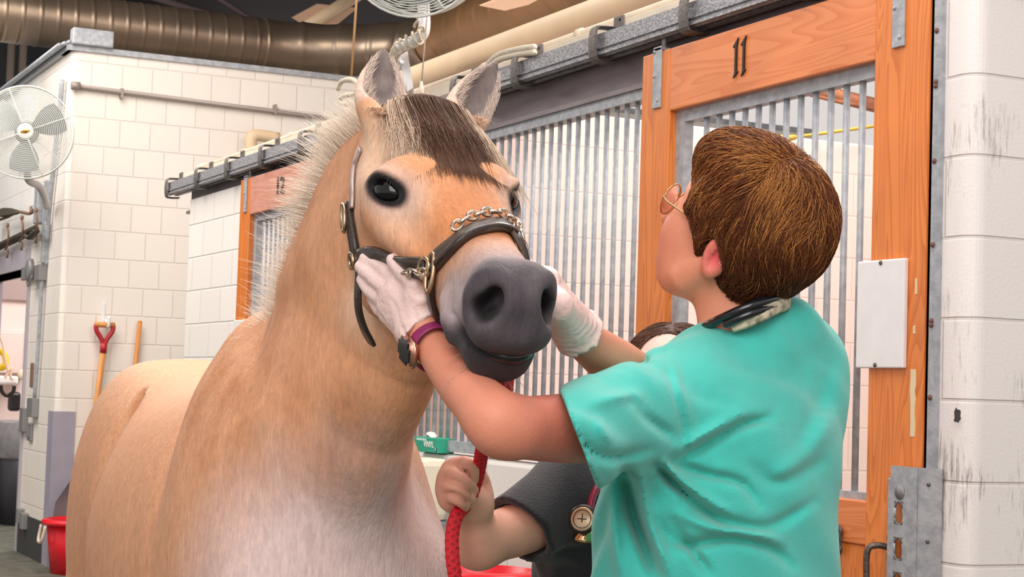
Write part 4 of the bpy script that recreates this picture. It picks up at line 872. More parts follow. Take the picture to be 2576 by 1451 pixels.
    for s in (-1,1):
        e=np.sqrt(((l-s*.033)/.022)**2+((a-.503)/.032)**2+((nn+.052)/.029)**2); c=mixc(c,'151213',(1-sm(e,.5,1.0))*.97)  # nostril hollow painted near black in place of its shade
    mg=np.abs(nn+.108); c=mixc(c,'17151a',(1-sm(mg,.003,.010))*sm(a,.43,.46)*(a<.56)*(np.abs(l)<.07)*.9)
    # ears
    for s in (-1,1):
        b0=h(s*.056,.012,-.012); tip=(P(966,124,2.47) if s<0 else P(1249,158,2.50)); ax=unit(tip-b0); t=(v-b0)@ax/np.linalg.norm(tip-b0); 
        dist=np.linalg.norm((v-b0)-np.outer((v-b0)@ax,ax),axis=1); m=(sm(t,.12,.25))*(dist<.06)
        c=mixc(c,'ddc0ae',m*.85)
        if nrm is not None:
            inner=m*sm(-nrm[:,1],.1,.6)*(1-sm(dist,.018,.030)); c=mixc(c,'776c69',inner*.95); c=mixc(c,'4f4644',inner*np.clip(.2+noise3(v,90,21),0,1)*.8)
        c=mixc(c,'5c4238',sm(t,.93,1.0)*(dist<.05)*.8)
    return c
def fur_mat():
    m=mat('horse coat','ffffff',.62,0,.06,40,.0,spec=.2,sheen=.06,attr='Col'); nt=m.node_tree; N=nt.nodes;L=nt.links; b=N['Principled BSDF']
    g=N.new('ShaderNodeNewGeometry'); mp=N.new('ShaderNodeMapping'); mp.inputs['Scale'].default_value=(260,160,60); L.new(g.outputs['Position'],mp.inputs['Vector'])
    n=N.new('ShaderNodeTexNoise'); n.inputs['Scale'].default_value=1; n.inputs['Detail'].default_value=4; L.new(mp.outputs[0],n.inputs['Vector'])
    n2=N.new('ShaderNodeTexNoise'); n2.inputs['Scale'].default_value=22; n2.inputs['Detail'].default_value=4; L.new(g.outputs['Position'],n2.inputs['Vector'])
    ad=N.new('ShaderNodeMath'); ad.operation='MULTIPLY_ADD'; L.new(n2.outputs['Fac'],ad.inputs[0]); ad.inputs[1].default_value=.5; L.new(n.outputs['Fac'],ad.inputs[2])
    base=b.inputs['Base Color'].links[0].from_socket
    m3=N.new('ShaderNodeMapping'); m3.inputs['Scale'].default_value=(170,90,30); m3.inputs['Rotation'].default_value=(.5,.2,0); L.new(g.outputs['Position'],m3.inputs['Vector'])
    n3=N.new('ShaderNodeTexNoise'); n3.inputs['Scale'].default_value=1; n3.inputs['Detail'].default_value=7; n3.inputs['Roughness'].default_value=.65; n3.inputs['Distortion'].default_value=.6; L.new(m3.outputs[0],n3.inputs['Vector'])
    mr=N.new('ShaderNodeMapRange'); mr.inputs['From Min'].default_value=.3; mr.inputs['From Max'].default_value=.7; mr.inputs['To Min'].default_value=.84; mr.inputs['To Max'].default_value=1.14; L.new(n3.outputs['Fac'],mr.inputs['Value'])
    mx=N.new('ShaderNodeMix'); mx.data_type='RGBA'; mx.blend_type='MULTIPLY'; mx.inputs['Factor'].default_value=1; L.new(base,mx.inputs['A']); L.new(mr.outputs[0],mx.inputs['B']); L.new(mx.outputs['Result'],b.inputs['Base Color'])
    bp=N.new('ShaderNodeBump'); bp.inputs['Strength'].default_value=.3; bp.inputs['Distance'].default_value=.006; L.new(ad.outputs[0],bp.inputs['Height']); L.new(bp.outputs[0],b.inputs['Normal']); return m
def vnormals(v,f):
    n=np.cross(v[f[:,2]]-v[f[:,0]],v[f[:,3]]-v[f[:,1]]); o=np.zeros((len(v),3))
    for k in range(4): np.add.at(o,f[:,k],n)
    return o/(np.linalg.norm(o,axis=1,keepdims=True)+1e-9)
HF=horse_form()
ax=[axis((.50,.72,.012),(.72,.80,.008),(.80,1.14,.0042),(1.14,1.5,.012)),axis((1.66,2.36,.0042),(2.36,2.6,.008),(2.6,4.5,.013)),axis((-.0,1.18,.014),(1.18,1.30,.008),(1.30,1.82,.0042),(1.82,1.9,.01))]
import time; _t=time.time()
v,f=mesh_form(HF,ax)
v=relax(v,f,2,.5)
if (np.cross(v[f[:,1]]-v[f[:,0]],v[f[:,2]]-v[f[:,0]])*(v[f[:,0]]-v.mean(0))).sum()<0: f=f[:,::-1].copy(); print('FLIP')
hn=vnormals(v,f)
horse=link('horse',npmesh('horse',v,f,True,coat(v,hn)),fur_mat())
tag(horse,'tan dun horse with dark forelock, cream mane and grey muzzle wearing a black halter','horse')
HBVH=BVHTree.FromPolygons([tuple(q) for q in v.tolist()],f.tolist())
print('HORSE',len(v),len(f),time.time()-_t)
# eyes
m_eye=mat('horse eye','0a080a',.12,0,coat=.3,spec=.35)
for s in (-1,1):
    c=EP(s,.002); Re=eyeframe(s); b=MB(c)
    bm=bmesh.new(); bmesh.ops.create_uvsphere(bm,u_segments=32,v_segments=20,radius=1); M=Matrix([[Re[i,0]*.0205,Re[i,1]*.0255,Re[i,2]*.0195,c[i]] for i in range(3)]+[[0,0,0,1]]); b.bm(bm,True,M)
    b.obj('eye',m_eye,horse)
# upright mane
def mane():
    ty=np.array([(2.25,1.675),(2.34,1.675),(2.46,1.635),(2.505,1.56),(2.58,1.475),(2.67,1.41),(2.73,1.38)]); sp=spline(ty,20); n=17000
    t=RNG.random(n)**.9*(len(sp)-1.01); i=t.astype(int); fr=(t-i)[:,None]; base=sp[i]*(1-fr)+sp[i+1]*fr; tan=sp[i+1]-sp[i]; tan/=np.linalg.norm(tan,axis=1,keepdims=True)
    nor=np.stack([-tan[:,1],tan[:,0]],1); nor*=np.sign(nor[:,1:2]+1e-6)
    x=CX_(2.5)-.01+RNG.normal(0,.016,n); root=np.stack([x,base[:,0]+nor[:,0]*.0,base[:,1]+nor[:,1]*.005],1)
    u=t/(len(sp)); ln=(.045+.038*np.sin(u*PI)**1.5+RNG.normal(0,.011,n))*(1-.5*sm(u,.85,1))
    side=(x-(CX_(2.5)-.01))/.016
    dr=np.stack([side*.28-.12+RNG.normal(0,.13,n),nor[:,0]+RNG.normal(0,.14,n),nor[:,1]+RNG.normal(0,.14,n)],1); dr/=np.linalg.norm(dr,axis=1,keepdims=True)
    k=np.linspace(0,1,5)[None,:,None]; paths=root[:,None]+dr[:,None]*ln[:,None,None]*k+np.array([-.012,0,-.02])[None,None]*k**2*RNG.random((n,1,1))
    dark=(np.abs(side)<.55)&(u<.30)|((np.abs(side)<.35)&(u<.36)); c=np.array(lin('fff0de')[:3])*RNG.uniform(.8,1.1,(n,1)); cd=np.array(lin('54382a')[:3])*RNG.uniform(.6,1.4,(n,1))
    c=np.where((dark&(RNG.random(n)<.85))[:,None],cd,c)
    o=strands('mane',paths,.00048,c,hairmat('mane hair',.6,.15),horse); o['label']='cream upright mane with dark centre'
mane()
def forelock():
    n=14000; g=RNG.normal(0,1,n); l0=np.clip(g*.020,-.045,.045)+.004; L=[];C=[]
    a1=.175+RNG.normal(0,.022,n)-.3*np.abs(g)*.02; sp=g*.031+.013+RNG.normal(0,.008,n); lift=.004+.009*RNG.random(n)
    k=np.linspace(0,1,9); cur=RNG.normal(0,.006,n)
    paths=np.zeros((n,9,3))
    for j,t in enumerate(k):
        l=l0+(sp-l0)*t**1.3+cur*np.sin(t*PI*1.3); a=-.04+(a1+.04)*t; 
        top=np.interp(a,[-.04,0,.06,.12,.17,.23],[-.035,-.003,.012,.016,.012,-.004]); nn=top-1.4*l*l/.09*.3+lift*np.sin(min(1,t*1.15+.1)*PI)**.6*1.1+.002+.02*np.exp(-((t-.18)/.16)**2)
        paths[:,j]=HO+l[:,None]*HL+a[:,None]*HA+nn[:,None]*HN
    edge=np.abs(g+RNG.normal(0,.25,n))*.66; cd=np.array(lin('5a3d2c')[:3])*RNG.uniform(.5,1.5,(n,1)); cl=np.array(lin('dcc0a6')[:3])*RNG.uniform(.7,1.1,(n,1))
    m=sm(edge,1.0,1.5)[:,None]; c=cd*(1-m)+cl*m
    o=strands('forelock',paths,.0007,c,hairmat('mane hair',.6,.15),horse); o['label']='dark brown forelock'
    # soft pale hair at the ear bases and inside the ears
    for sd_ in (-1,1):
        n=260; P0=np.zeros((n,5,3))
        for i in range(n):
            b0=h(sd_*(.058+RNG.normal(0,.014)),.005+RNG.random()*.03,.006); d=unit(HN*.5+HA*.75+HL*sd_*RNG.normal(.1,.3)); ln=.012+.012*RNG.random()
            for j in range(5): P0[i,j]=b0+d*ln*j/4-HN*.006*(j/4)**2
        strands('ear_tuft',P0,.0006,np.array(lin('d8b394')[:3])*RNG.uniform(.8,1.1,(n,1)),hairmat('mane hair'),horse)
forelock()
def ear_fuzz():
    for s in (-1,1):
        b0=h(s*.056,.012,-.012); tip=(P(966,124,2.47) if s<0 else P(1249,158,2.50)); ax=unit(tip-b0); fw=np.array([-.10 if s<0 else -.16,-.92,.0]); fwd=unit(fw-ax*(fw@ax)); sd=np.cross(ax,fwd); Ln=np.linalg.norm(tip-b0); n=700; Q=np.zeros((n,5,3))
        for i in range(n):
            t=RNG.uniform(.08,.85); e=RNG.choice([-1,1]); w=np.interp(t,[0,.25,.5,.75,1],[.014,.030,.031,.022,.003])*RNG.uniform(.65,1.0); r=b0+ax*Ln*t+sd*e*w+fwd*(.004*RNG.random()); d=unit(ax*.9-sd*e*RNG.uniform(.1,.7)+fwd*RNG.uniform(.1,.5)); ln=RNG.uniform(.010,.022)*(1.1-t*.6)
            for j in range(5): Q[i,j]=r+d*ln*j/4
        strands('ear_fuzz',Q,.0004,np.array(lin('e6d2c4')[:3])*RNG.uniform(.7,1.1,(n,1)),hairmat('mane hair',.6,.15),horse)
ear_fuzz()
def whiskers():
    n=90; Pp=np.zeros((n,5,3)); s=np.where(RNG.random(n)<.5,-1,1)
    for i in range(n):
        l=s[i]*RNG.uniform(.0,.04); a=RNG.uniform(.42,.51); b0=h(l,a,-.150); loc,nr,ix,d=HBVH.find_nearest(Vector(b0)); b0=np.array(loc); d=unit(np.array(nr)+RNG.normal(0,.35,3)); ln=RNG.uniform(.015,.04)
        for j in range(5): Pp[i,j]=b0+d*ln*j/4+np.array([0,0,-.008])*(j/4)**2
    strands('whiskers',Pp,.00028,np.tile(np.array(lin('b9a79c')[:3]),(n,1)),hairmat('mane hair',.6,.15),horse)
whiskers()

b=MB(h(0,.51,-.11)); b.tube(spline([h(-.022,.506,-.1095),h(-.016,.514,-.111),h(0,.521,-.111),h(.020,.514,-.111),h(.036,.494,-.110)],5),[.003]+[.0075]*25,10); b.obj('inner_lip',mat('wet dark lip','16161c',.15),horse)
# ================================================================ HALTER, CHAIN, LEAD ROPE
m_leather=mat('dark leather','33261f',.42,0,.12,60,.15,200,coat=.2); m_leather2=mat('padded leather','4a3a30',.5,0,.15,50,.2,160); m_brass=mat('brass','c8a888',.3,1); m_chrome=mat('nickel chain','d8c6b4',.18,1)
def onhorse(p,off): 
    loc,nr,ix,d=HBVH.find_nearest(Vector(tuple(p))); return np.array(loc)+np.array(nr)*off, np.array(nr)
def hit(px,py):
    d=P(px,py,1.)-CO; d=unit(d); loc,nr,ix,dist=HBVH.ray_cast(Vector(CO),Vector(d)); 
    if loc is None: return None,None
    return np.array(loc),np.array(nr)
def strap(name,pts,w,th,m,parent,off=.003,n=8,closed=False,snap=True,label=None):
    sp=spline(pts,n); Q=[];Nn=[]
    for p in sp:
        if snap: q,nr=onhorse(p,off)
        else: q,nr=np.array(p),onhorse(p,0)[1]
        Q.append(q);Nn.append(nr)
    Q=np.array(Q);Nn=np.array(Nn)
    for _ in range(3): Q[1:-1]=(Q[:-2]+2*Q[1:-1]+Q[2:])/4; Nn[1:-1]=(Nn[:-2]+2*Nn[1:-1]+Nn[2:])/4
    V=[];Fc=[]; m_=len(Q)
    for i in range(m_):
        T=Q[min(i+1,m_-1)]-Q[max(i-1,0)]; T=unit(T); nr=unit(Nn[i]-T*(Nn[i]@T)); W=np.cross(T,nr)
        for a,b in ((-.5,0),(-.46,1),(-.2,1.15),(.2,1.15),(.46,1),(.5,0),(.4,-.3),(-.4,-.3)): V.append(Q[i]+W*w*a+nr*th*b)
    for i in range(m_-1):
        for k in range(8): Fc.append((i*8+k,i*8+(k+1)%8,(i+1)*8+(k+1)%8,(i+1)*8+k))
    Fc+= [tuple(range(8))[::-1],tuple(range((m_-1)*8,m_*8))]
    b=MB(Q[0]); b.add(V,Fc,True); o=b.obj(name,m,parent)
    if label: o['label']=label
    return o
def halter():
    r0=hit(900,655)[0]; 
    t=thing('halter','dark brown leather halter with brass rings buckled on the horse head','halter',tuple(r0))
    A=lambda x,y:hit(x,y)[0]
    near_ring=A(1085,675)
    # noseband: ring of points round the nose in head coordinates
    q=hloc(near_ring); a0=q[1]
    nose=[near_ring]+[A(x,y) for x,y in ((1110,650),(1150,615),(1200,583),(1245,572),(1285,585))]
    e=hloc(nose[-1]); nose+=[h(.045,e[1]+.018,-.03),h(.056,e[1]+.04,-.06),h(.05,e[1]+.055,-.10)]
    strap('noseband',nose,.026,.0045,m_leather2,t); 
    k=[n_ for n_ in nose]; strap('noseband_edge',[p+ HA*.0095*HS for p in k],.009,.006,m_leather,t,off=.0045)
    chin=[near_ring,A(1092,705),h(-.045,a0+.01,-.15),h(-.02,a0+.02,-.175),h(.02,a0+.02,-.175),h(.05,a0+.01,-.14),h(.055,e[1]+.05,-.10)]
    strap('chin_strap',chin,.018,.004,m_leather,t)
    ring=A(903,655)
    strap('cheek_strap',[ring,A(925,645),A(960,645),A(1000,655),A(1040,668),A(1078,674)],.026,.005,m_leather,t)
    up=[ring,A(900,620),A(893,580),A(888,545),A(886,520)]
    strap('crown_strap',up,.024,.006,m_leather,t)
    strap('upper_crown_strap',[A(892,525),A(893,490),A(893,455),A(896,420),A(903,398),A(912,375)-hit(912,375)[1]*.012],.013,.003,mat('crown strap highlight','b9a7a0',.3,.3),t,label='crown strap edge with its highlight painted pale')  # thin highlight on the dark strap put into a pale colour
    # buckle
    c,nr=onhorse(A(888,548),.013); T=unit(A(890,575)-A(886,520)); W=np.cross(T,nr)
    b=MB(c); b.tube([c+T*.020*math.cos(a)+W*.012*math.sin(a) for a in np.linspace(0,2*PI,25)[:-1]],.0026,8,closed=True); b.tube([c-T*.022,c+T*.024],.0018,6); b.obj('buckle',m_brass,t)
    # dangling throat strap
    p0,_=onhorse(ring,.008); sp=[P(903,668,2.272),P(904,705,2.262),P(903,745,2.262),P(906,785,2.27),P(918,825,2.29),P(937,862,2.32)]
    strap('throat_strap',sp,.014,.004,m_leather,t,snap=False)
    for (cc,rr,nm) in ((ring,.010,'ring'),(near_ring,.012,'ring')):
        c,nr=onhorse(cc,.010); T=unit(np.array([0,0,1.])-nr*nr[2]); W=np.cross(T,nr)
        b=MB(c); b.tube([c+T*rr*math.cos(a)+W*rr*math.sin(a) for a in np.linspace(0,2*PI,25)[:-1]],.0028,8,closed=True); b.obj(nm,m_brass,t)
    c,nr=onhorse(A(1100,688),.010); T=unit(np.array([.1,0,1.])); b=MB(c); W=unit(np.cross(T,nr)); b.tube([c+T*.024*math.cos(a)+W*.009*math.sin(a) for a in np.linspace(0,2*PI,25)[:-1]],.0026,8,closed=True); b.obj('loop',m_brass,t)
    # stitched keeper pads
    return t,nose,near_ring,chin
HT,NOSE,NRING,CHIN=halter()
def chain_links(path,parent,r=.0085,wire=.0022,step=.0115,off=.006,m=m_chrome,snap=True):
    sp=spline(path,30); d=np.r_[0,np.cumsum(np.linalg.norm(np.diff(sp,axis=0),axis=1))]; n=int(d[-1]/step)
    for i in range(n):
        s_=i*step; p=np.array([np.interp(s_,d,sp[:,k]) for k in range(3)]); p2=np.array([np.interp(s_+step,d,sp[:,k]) for k in range(3)])
        if snap: c,nr=onhorse((p+p2)/2,off)
        else: c,nr=(p+p2)/2,unit(np.array([.3,-.8,.2]))
        T=unit(p2-p); nr=unit(nr-T*(nr@T)); W=np.cross(T,nr); sg=1 if i%2 else -1; W=unit(W*math.cos(sg*.65)+nr*math.sin(sg*.65))
        b=MB(c); b.tube([c+T*r*math.cos(a)+W*r*.62*math.sin(a) for a in np.linspace(0,2*PI,17)[:-1]],wire,6,closed=True); o=b.obj('link',m,parent)
lead=thing('lead_rope','red braided lead rope with a stud chain over the horse nose','rope',tuple(P(1265,960,2.1)))
cp=[hit(x,y)[0] for x,y in ((1150,590),(1165,572),(1195,556),(1225,548),(1258,553),(1285,572))]; e=hloc(cp[-1]); cp+=[h(.046,e[1]+.022,-.028),h(.055,e[1]+.045,-.06)]
chain_links(cp,lead,off=.009)
chain_links([hit(x,y)[0] for x,y in ((1035,678),(1055,672),(1070,684),(1090,678))],lead,r=.007,step=.010,off=.010)
# red rope: from under the chin down behind the teal arm to the fist, then hanging
m_rope=mat('red braided rope','c41224',.7,0,.25,220,.6,260)
def rope_mesh(path,r,name,parent):
    sp=spline(path,14); d=np.r_[0,np.cumsum(np.linalg.norm(np.diff(sp,axis=0),axis=1))]; N_=int(d[-1]/.0014); q=np.stack([np.interp(np.linspace(0,d[-1],N_),d,sp[:,k]) for k in range(3)],1)
    ns=20; T=np.gradient(q,axis=0); T/=np.linalg.norm(T,axis=1,keepdims=True); u=np.cross(T,[.3,1,.1]); u/=np.linalg.norm(u,axis=1,keepdims=True); w=np.cross(T,u)
    a=2*PI*np.arange(ns)/ns; s_=np.linspace(0,d[-1],N_)
    R_=r*(.92+.14*np.maximum(np.abs(np.sin(2*a[None]+s_[:,None]*290)),np.abs(np.sin(-2*a[None]+s_[:,None]*290)))**1.5)
    V=q[:,None]+u[:,None]*(np.cos(a)[None,:,None]*R_[:,:,None]*1.15)+w[:,None]*(np.sin(a)[None,:,None]*R_[:,:,None]*.8)
    idx=np.arange(N_*ns).reshape(N_,ns); f_=np.stack([idx[:-1],np.roll(idx,-1,1)[:-1],np.roll(idx,-1,1)[1:],idx[1:]],-1).reshape(-1,4)
    g=.35+.65*np.clip((R_/r-.94)/.12,0,1); col=np.array(lin('ea1a2c')[:3])*g.reshape(-1,1)
    o=link(name,npmesh(name,V.reshape(-1,3),f_,True,col),mat('red braid','ffffff',.6,attr='Col',bump=.3,bscale=400)); o.parent=parent; o.matrix_parent_inverse=Matrix.Translation(-Vector(parent.location)); return o
ROPE=[P(1262,930,2.10),P(1262,965,2.13),P(1262,1000,2.18),P(1240,1060,2.32),P(1218,1110,2.44),P(1208,1160,2.495),P(1200,1200,2.520),P(1178,1262,2.53),P(1150,1295,2.50),P(1138,1340,2.49),P(1138,1400,2.48),P(1146,1470,2.48),P(1150,1600,2.48)]
rope_mesh(ROPE,.0085,'rope',lead)
b=MB(P(1265,975,2.13)); b.tube(spline([P(1262,935,2.09),P(1264,955,2.11),P(1263,985,2.15),P(1266,1000,2.16)],5),[.009,.012,.013,.0135]+[.014]*8+[.0135]*3+[.010],12); b.obj('rope_loop_end',mat('red whipping','d8142a',.6,0,.1,200,.3,300),lead)
b=MB(P(1275,930,2.10)); b.tube([P(1272,925,2.10),P(1275,940,2.10),P(1272,962,2.12)],.004,8); b.obj('snap',m_brass,lead)
for o in lead.children: 
    pass
# ================================================================ PEOPLE
def skin_mat(name='skin'):
    return mat(name,'ffffff',.48,0,.05,25,.10,260,spec=.35,sss=.12,attr='Col')
def hdir(x,y,z): return unit(CM@np.array([x,y,z]))   # camera-relative direction written out as a world vector
def orient(v,f):
    if (np.cross(v[f[:,1]]-v[f[:,0]],v[f[:,2]]-v[f[:,0]])*(v[f[:,0]]-v.mean(0))).sum()<0: f=f[:,::-1].copy()
    return v,f
def build(form,lo,hi,st,ax=None):
    v,f=mesh_form(form,ax if ax is not None else grid(lo,hi,st)); return orient(v,f)
def bounds(pts,m): pts=np.asarray(pts); return pts.min(0)-m,pts.max(0)+m
def hand(f,J,wrist,grow=0,k=.010,palm=None,rf=(.0098,.0092,.0085,.0072)):
    # J: finger name -> 4 joints (knuckle .. tip); palm: list of (centre, radii, frame)
    for nme,js in J.items():
        sc={'thumb':1.12,'index':1.0,'middle':1.03,'ring':.97,'pinky':.85}[nme]
        f.chain(js,[r*sc+grow for r in rf],k=.0035 if nme!='thumb' else .008,n=3)
    mc=[np.asarray(J[n][0]) for n in ('index','middle','ring','pinky')]
    wr=np.asarray(wrist)
    for i,m_ in enumerate(mc): f.cap(m_,wr+(m_-mc[1])*.45,.0125+grow,.0165+grow,k=.018)
    f.cap(J['thumb'][0],wr*.7+np.asarray(J['thumb'][0])*.3,.017+grow,.018+grow,k=.02)
    return f
# ------------------------------------------------------------ the person in teal scrubs
def D(x,y,d): return P(x,y,d)
vSL=D(1660,1042,2.26); vSR=D(1985,925,2.45); vEL=D(1240,1046,2.005); vWL=D(1078,858,2.165)
vER=D(1640,998,2.42); vWR=D(1462,850,2.22)
uS=unit(vSR-vSL); uS[2]=0; uS=unit(uS); fS=unit(np.cross([0,0,1],uS)); 
if fS@(vWL-vSL)<0: fS=-fS
Hc=D(1868,595,2.36)
hf=unit(CM@np.array([-.68,.45,.62])); hl=unit(CM@np.array([-.62,0,-.78])); hl=unit(hl-hf*(hl@hf)); hu=np.cross(hl,hf)
if hu[2]<0: hu=-hu
HR=np.stack([hl,hf,hu],1)
def hp(x,y,z): return Hc+hl*x+hf*y+hu*z
NJ={'index':[D(1016,716,2.185),D(972,684,2.215),D(944,665,2.245),D(919,652,2.262)],
    'middle':[D(998,738,2.190),D(952,708,2.220),D(926,687,2.245),D(908,671,2.262)],
    'ring':[D(986,762,2.200),D(948,743,2.228),D(926,722,2.245),D(912,704,2.260)],
    'pinky':[D(986,788,2.210),D(962,783,2.235),D(948,768,2.248),D(936,753,2.262)],
    'thumb':[D(1062,760,2.165),D(1042,712,2.155),D(1012,679,2.170),D(990,655,2.185)]}
FJ={'index':[D(1372,705,2.12),D(1352,690,2.14),D(1330,672,2.17),D(1310,655,2.20)],
    'middle':[D(1375,722,2.13),D(1350,706,2.16),D(1325,690,2.19),D(1305,678,2.22)],
    'ring':[D(1380,742,2.14),D(1352,730,2.17),D(1328,716,2.20),D(1308,704,2.23)],
    'pinky':[D(1388,765,2.15),D(1362,758,2.18),D(1342,746,2.21),D(1324,738,2.23)],
    'thumb':[D(1400,770,2.10),D(1372,760,2.08),D(1352,742,2.075),D(1338,722,2.075)]}
def vet_body():
    f=Form()
    # torso, hips and legs
    rows=[(1560,1800,2.38,.145,.10),(1400,1802,2.38,.135,.095),(1200,1818,2.37,.135,.09),(1050,1832,2.37,.13,.085),(950,1855,2.37,.10,.065),(900,1870,2.38,.06,.05)]
    f.loft([D(x,y,d) for y,x,d,a,b in rows],uS,fS,[r[3] for r in rows],[r[4] for r in rows],k=.03,n=3,cap=.3)
    f.cap(vSL+np.array([0,0,-.01]),D(1860,960,2.38),.038,.025,k=.03); f.cap(vSR+np.array([0,0,-.02]),D(1880,930,2.38),.035,.03,k=.03)
    hip=D(1800,1560,2.38)
    for s in (-1,1):
        a=hip+uS*s*.09; z=a.copy(); z[2]=.48; w=z.copy(); w[2]=.09
        f.chain([a,z,w],[.10,.062,.045],k=.03); f.cap(w+np.array([0,0,-.04]),w+fS*.15+np.array([0,0,-.05]),.04,.035,k=.02)
    # neck
    f.cap(D(1872,850,2.37),hp(0,-.020,-.070),.053,.050,k=.02); f.cap(D(1835,840,2.35),hp(0,.012,-.075),.030,.030,k=.02)
    # head
    f.ell(hp(0,-.020,.028),(.073,.094,.082),HR,k=.03)
    f.ell(hp(0,.036,-.026),(.060,.054,.074),HR,k=.03)
    f.ell(hp(0,.062,.030),(.050,.035,.040),HR,k=.03)
    for s in (-1,1):
        f.chain([hp(s*.060,.0,-.045),hp(s*.056,.025,-.075),hp(s*.030,.058,-.092)],[.016,.016,.014],k=.03)
        f.ell(hp(s*.042,.066,-.022),(.022,.024,.026),HR,k=.03)
        f.ell(hp(s*.031,.094,.006),(.016,.012,.011),HR,k=.015,op='s')
        f.ell(hp(s*.031,.084,.006),(.013,.012,.012),HR,k=.004)
        # ear
        Re=np.stack([unit(hl*s*.85-hf*.5),unit(hf*.85+hl*s*.5),hu],1); Re[:,1]=np.cross(hu,Re[:,0]); c=hp(s*.079,-.026,-.020)
        f.ell(c,(.010,.018,.030),Re,k=.006); f.ell(hp(s*.074,-.020,-.042),(.008,.010,.012),HR,k=.008)
        f.ell(c+Re[:,0]*.009+hf*.004,(.006,.0095,.019),Re,k=.004,op='s')
        f.chain([c+Re[:,0]*.008+q for q in (hf*.010-hu*.004,hf*.004+hu*.012,-hf*.004+hu*.006,-hf*.006-hu*.010)],[.0022]*4,k=.003,n=3)
    f.chain([hp(0,.090,.016),hp(0,.108,-.008),hp(0,.121,-.028)],[.009,.010,.012],k=.014,n=3); f.ell(hp(0,.103,-.030),(.016,.013,.009),HR,k=.01)
    f.chain([hp(-.022,.090,-.056),hp(0,.100,-.053),hp(.022,.090,-.056)],[.005,.0075,.005],k=.01,n=3); f.chain([hp(-.020,.088,-.066),hp(0,.098,-.066),hp(.020,.088,-.066)],[.005,.008,.005],k=.008,n=3)
    f.ell(hp(0,.060,-.084),(.024,.018,.016),HR,k=.04)
    for s in (-1,1): f.ell(hp(s*.030,.062,-.056),(.024,.026,.032),HR,k=.03)
    # arms
    f.chain([vSL,D(1480,1072,2.145),D(1361,1077,2.07),D(1280,1068,2.02),vEL,D(1202,1008,2.035),D(1163,965,2.085),D(1110,896,2.14),vWL,D(1064,838,2.168)],[.050,.044,.0385,.034,.0315,.0315,.0300,.0258,.0222,.0212],k=.02,n=5)
    f.ell(D(1262,1078,2.012),(.026,.024,.024),k=.04)
    f.chain([vSR,vER],[.052,.044],k=.02); f.chain([vER,D(1552,918,2.32),vWR,D(1440,825,2.20)],[.044,.034,.0245,.022],k=.02)
    hand(f,NJ,D(1066,838,2.168),-.0012); hand(f,FJ,D(1446,828,2.195),-.0012)
    return f
def vet_color(v,nrm):
    c=np.tile(np.array(lin('e2987a')[:3]),(len(v),1)); c=mixc(c,'d98b73',np.clip(noise3(v,22,5)*.5+.3,0,1)*.35)
    q=(v-Hc)@HR
    hd=q[:,2]>-.13
    c=mixc(c,'e0746a',blob(q,(.079,-.026,-.02),(.03,.032,.045))*2.0*hd*.8)
    c=mixc(c,'dd8a78',np.clip(blob(q,(.05,.07,-.04),(.035,.04,.035))*1.5,0,1)*.5)
    c=mixc(c,'c4686a',np.clip(blob(q,(0,.098,-.06),(.03,.02,.014))*2,0,1))
    # hairline
    hm=sm(q[:,2],.045,.06)+sm(-q[:,1],.0,.015)*sm(q[:,2],-.055,-.04)*(np.abs(q[:,0])<.2)
    c=mixc(c,'3b2318',np.clip(hm,0,1)*(q[:,2]>-.10)*(np.abs(q[:,0])<.075)*(np.linalg.norm(q,axis=1)<.14)*.8*(1-np.clip(blob(q,(.082,-.026,-.02),(.022,.03,.042))*4,0,1)))
    # upper arm ruddy
    d=np.linalg.norm(v-(vEL*.6+vSL*.4),axis=1); c=mixc(c,'cf6458',(1-sm(d,.05,.2))*.6)
    return c
vax=[axis((vWL[0]-.12,vWL[0]+.62,.0048),(vWL[0]+.62,vWL[0]+.85,.008)),None,None]
allp=np.array([vSL,vSR,vEL,vWL,vWR,Hc]+[j for J in (NJ,FJ) for js in J.values() for j in js])
lo,hi=allp.min(0)-.13,allp.max(0)+.13
vb=vet_body(); zt=1.02
ax=[axis((lo[0],hi[0],.0048)),axis((lo[1],hi[1],.0048)),axis((-.02,zt,.016),(zt,hi[2],.0048))]
_t=time.time(); v,f=build(vb,None,None,None,ax)
vet=link('person',npmesh('person',v,f,True,vet_color(v,None)),skin_mat()); print('VET',len(v),time.time()-_t)
tag(vet,'person in teal scrubs and glasses holding the horse head in gloved hands','person')
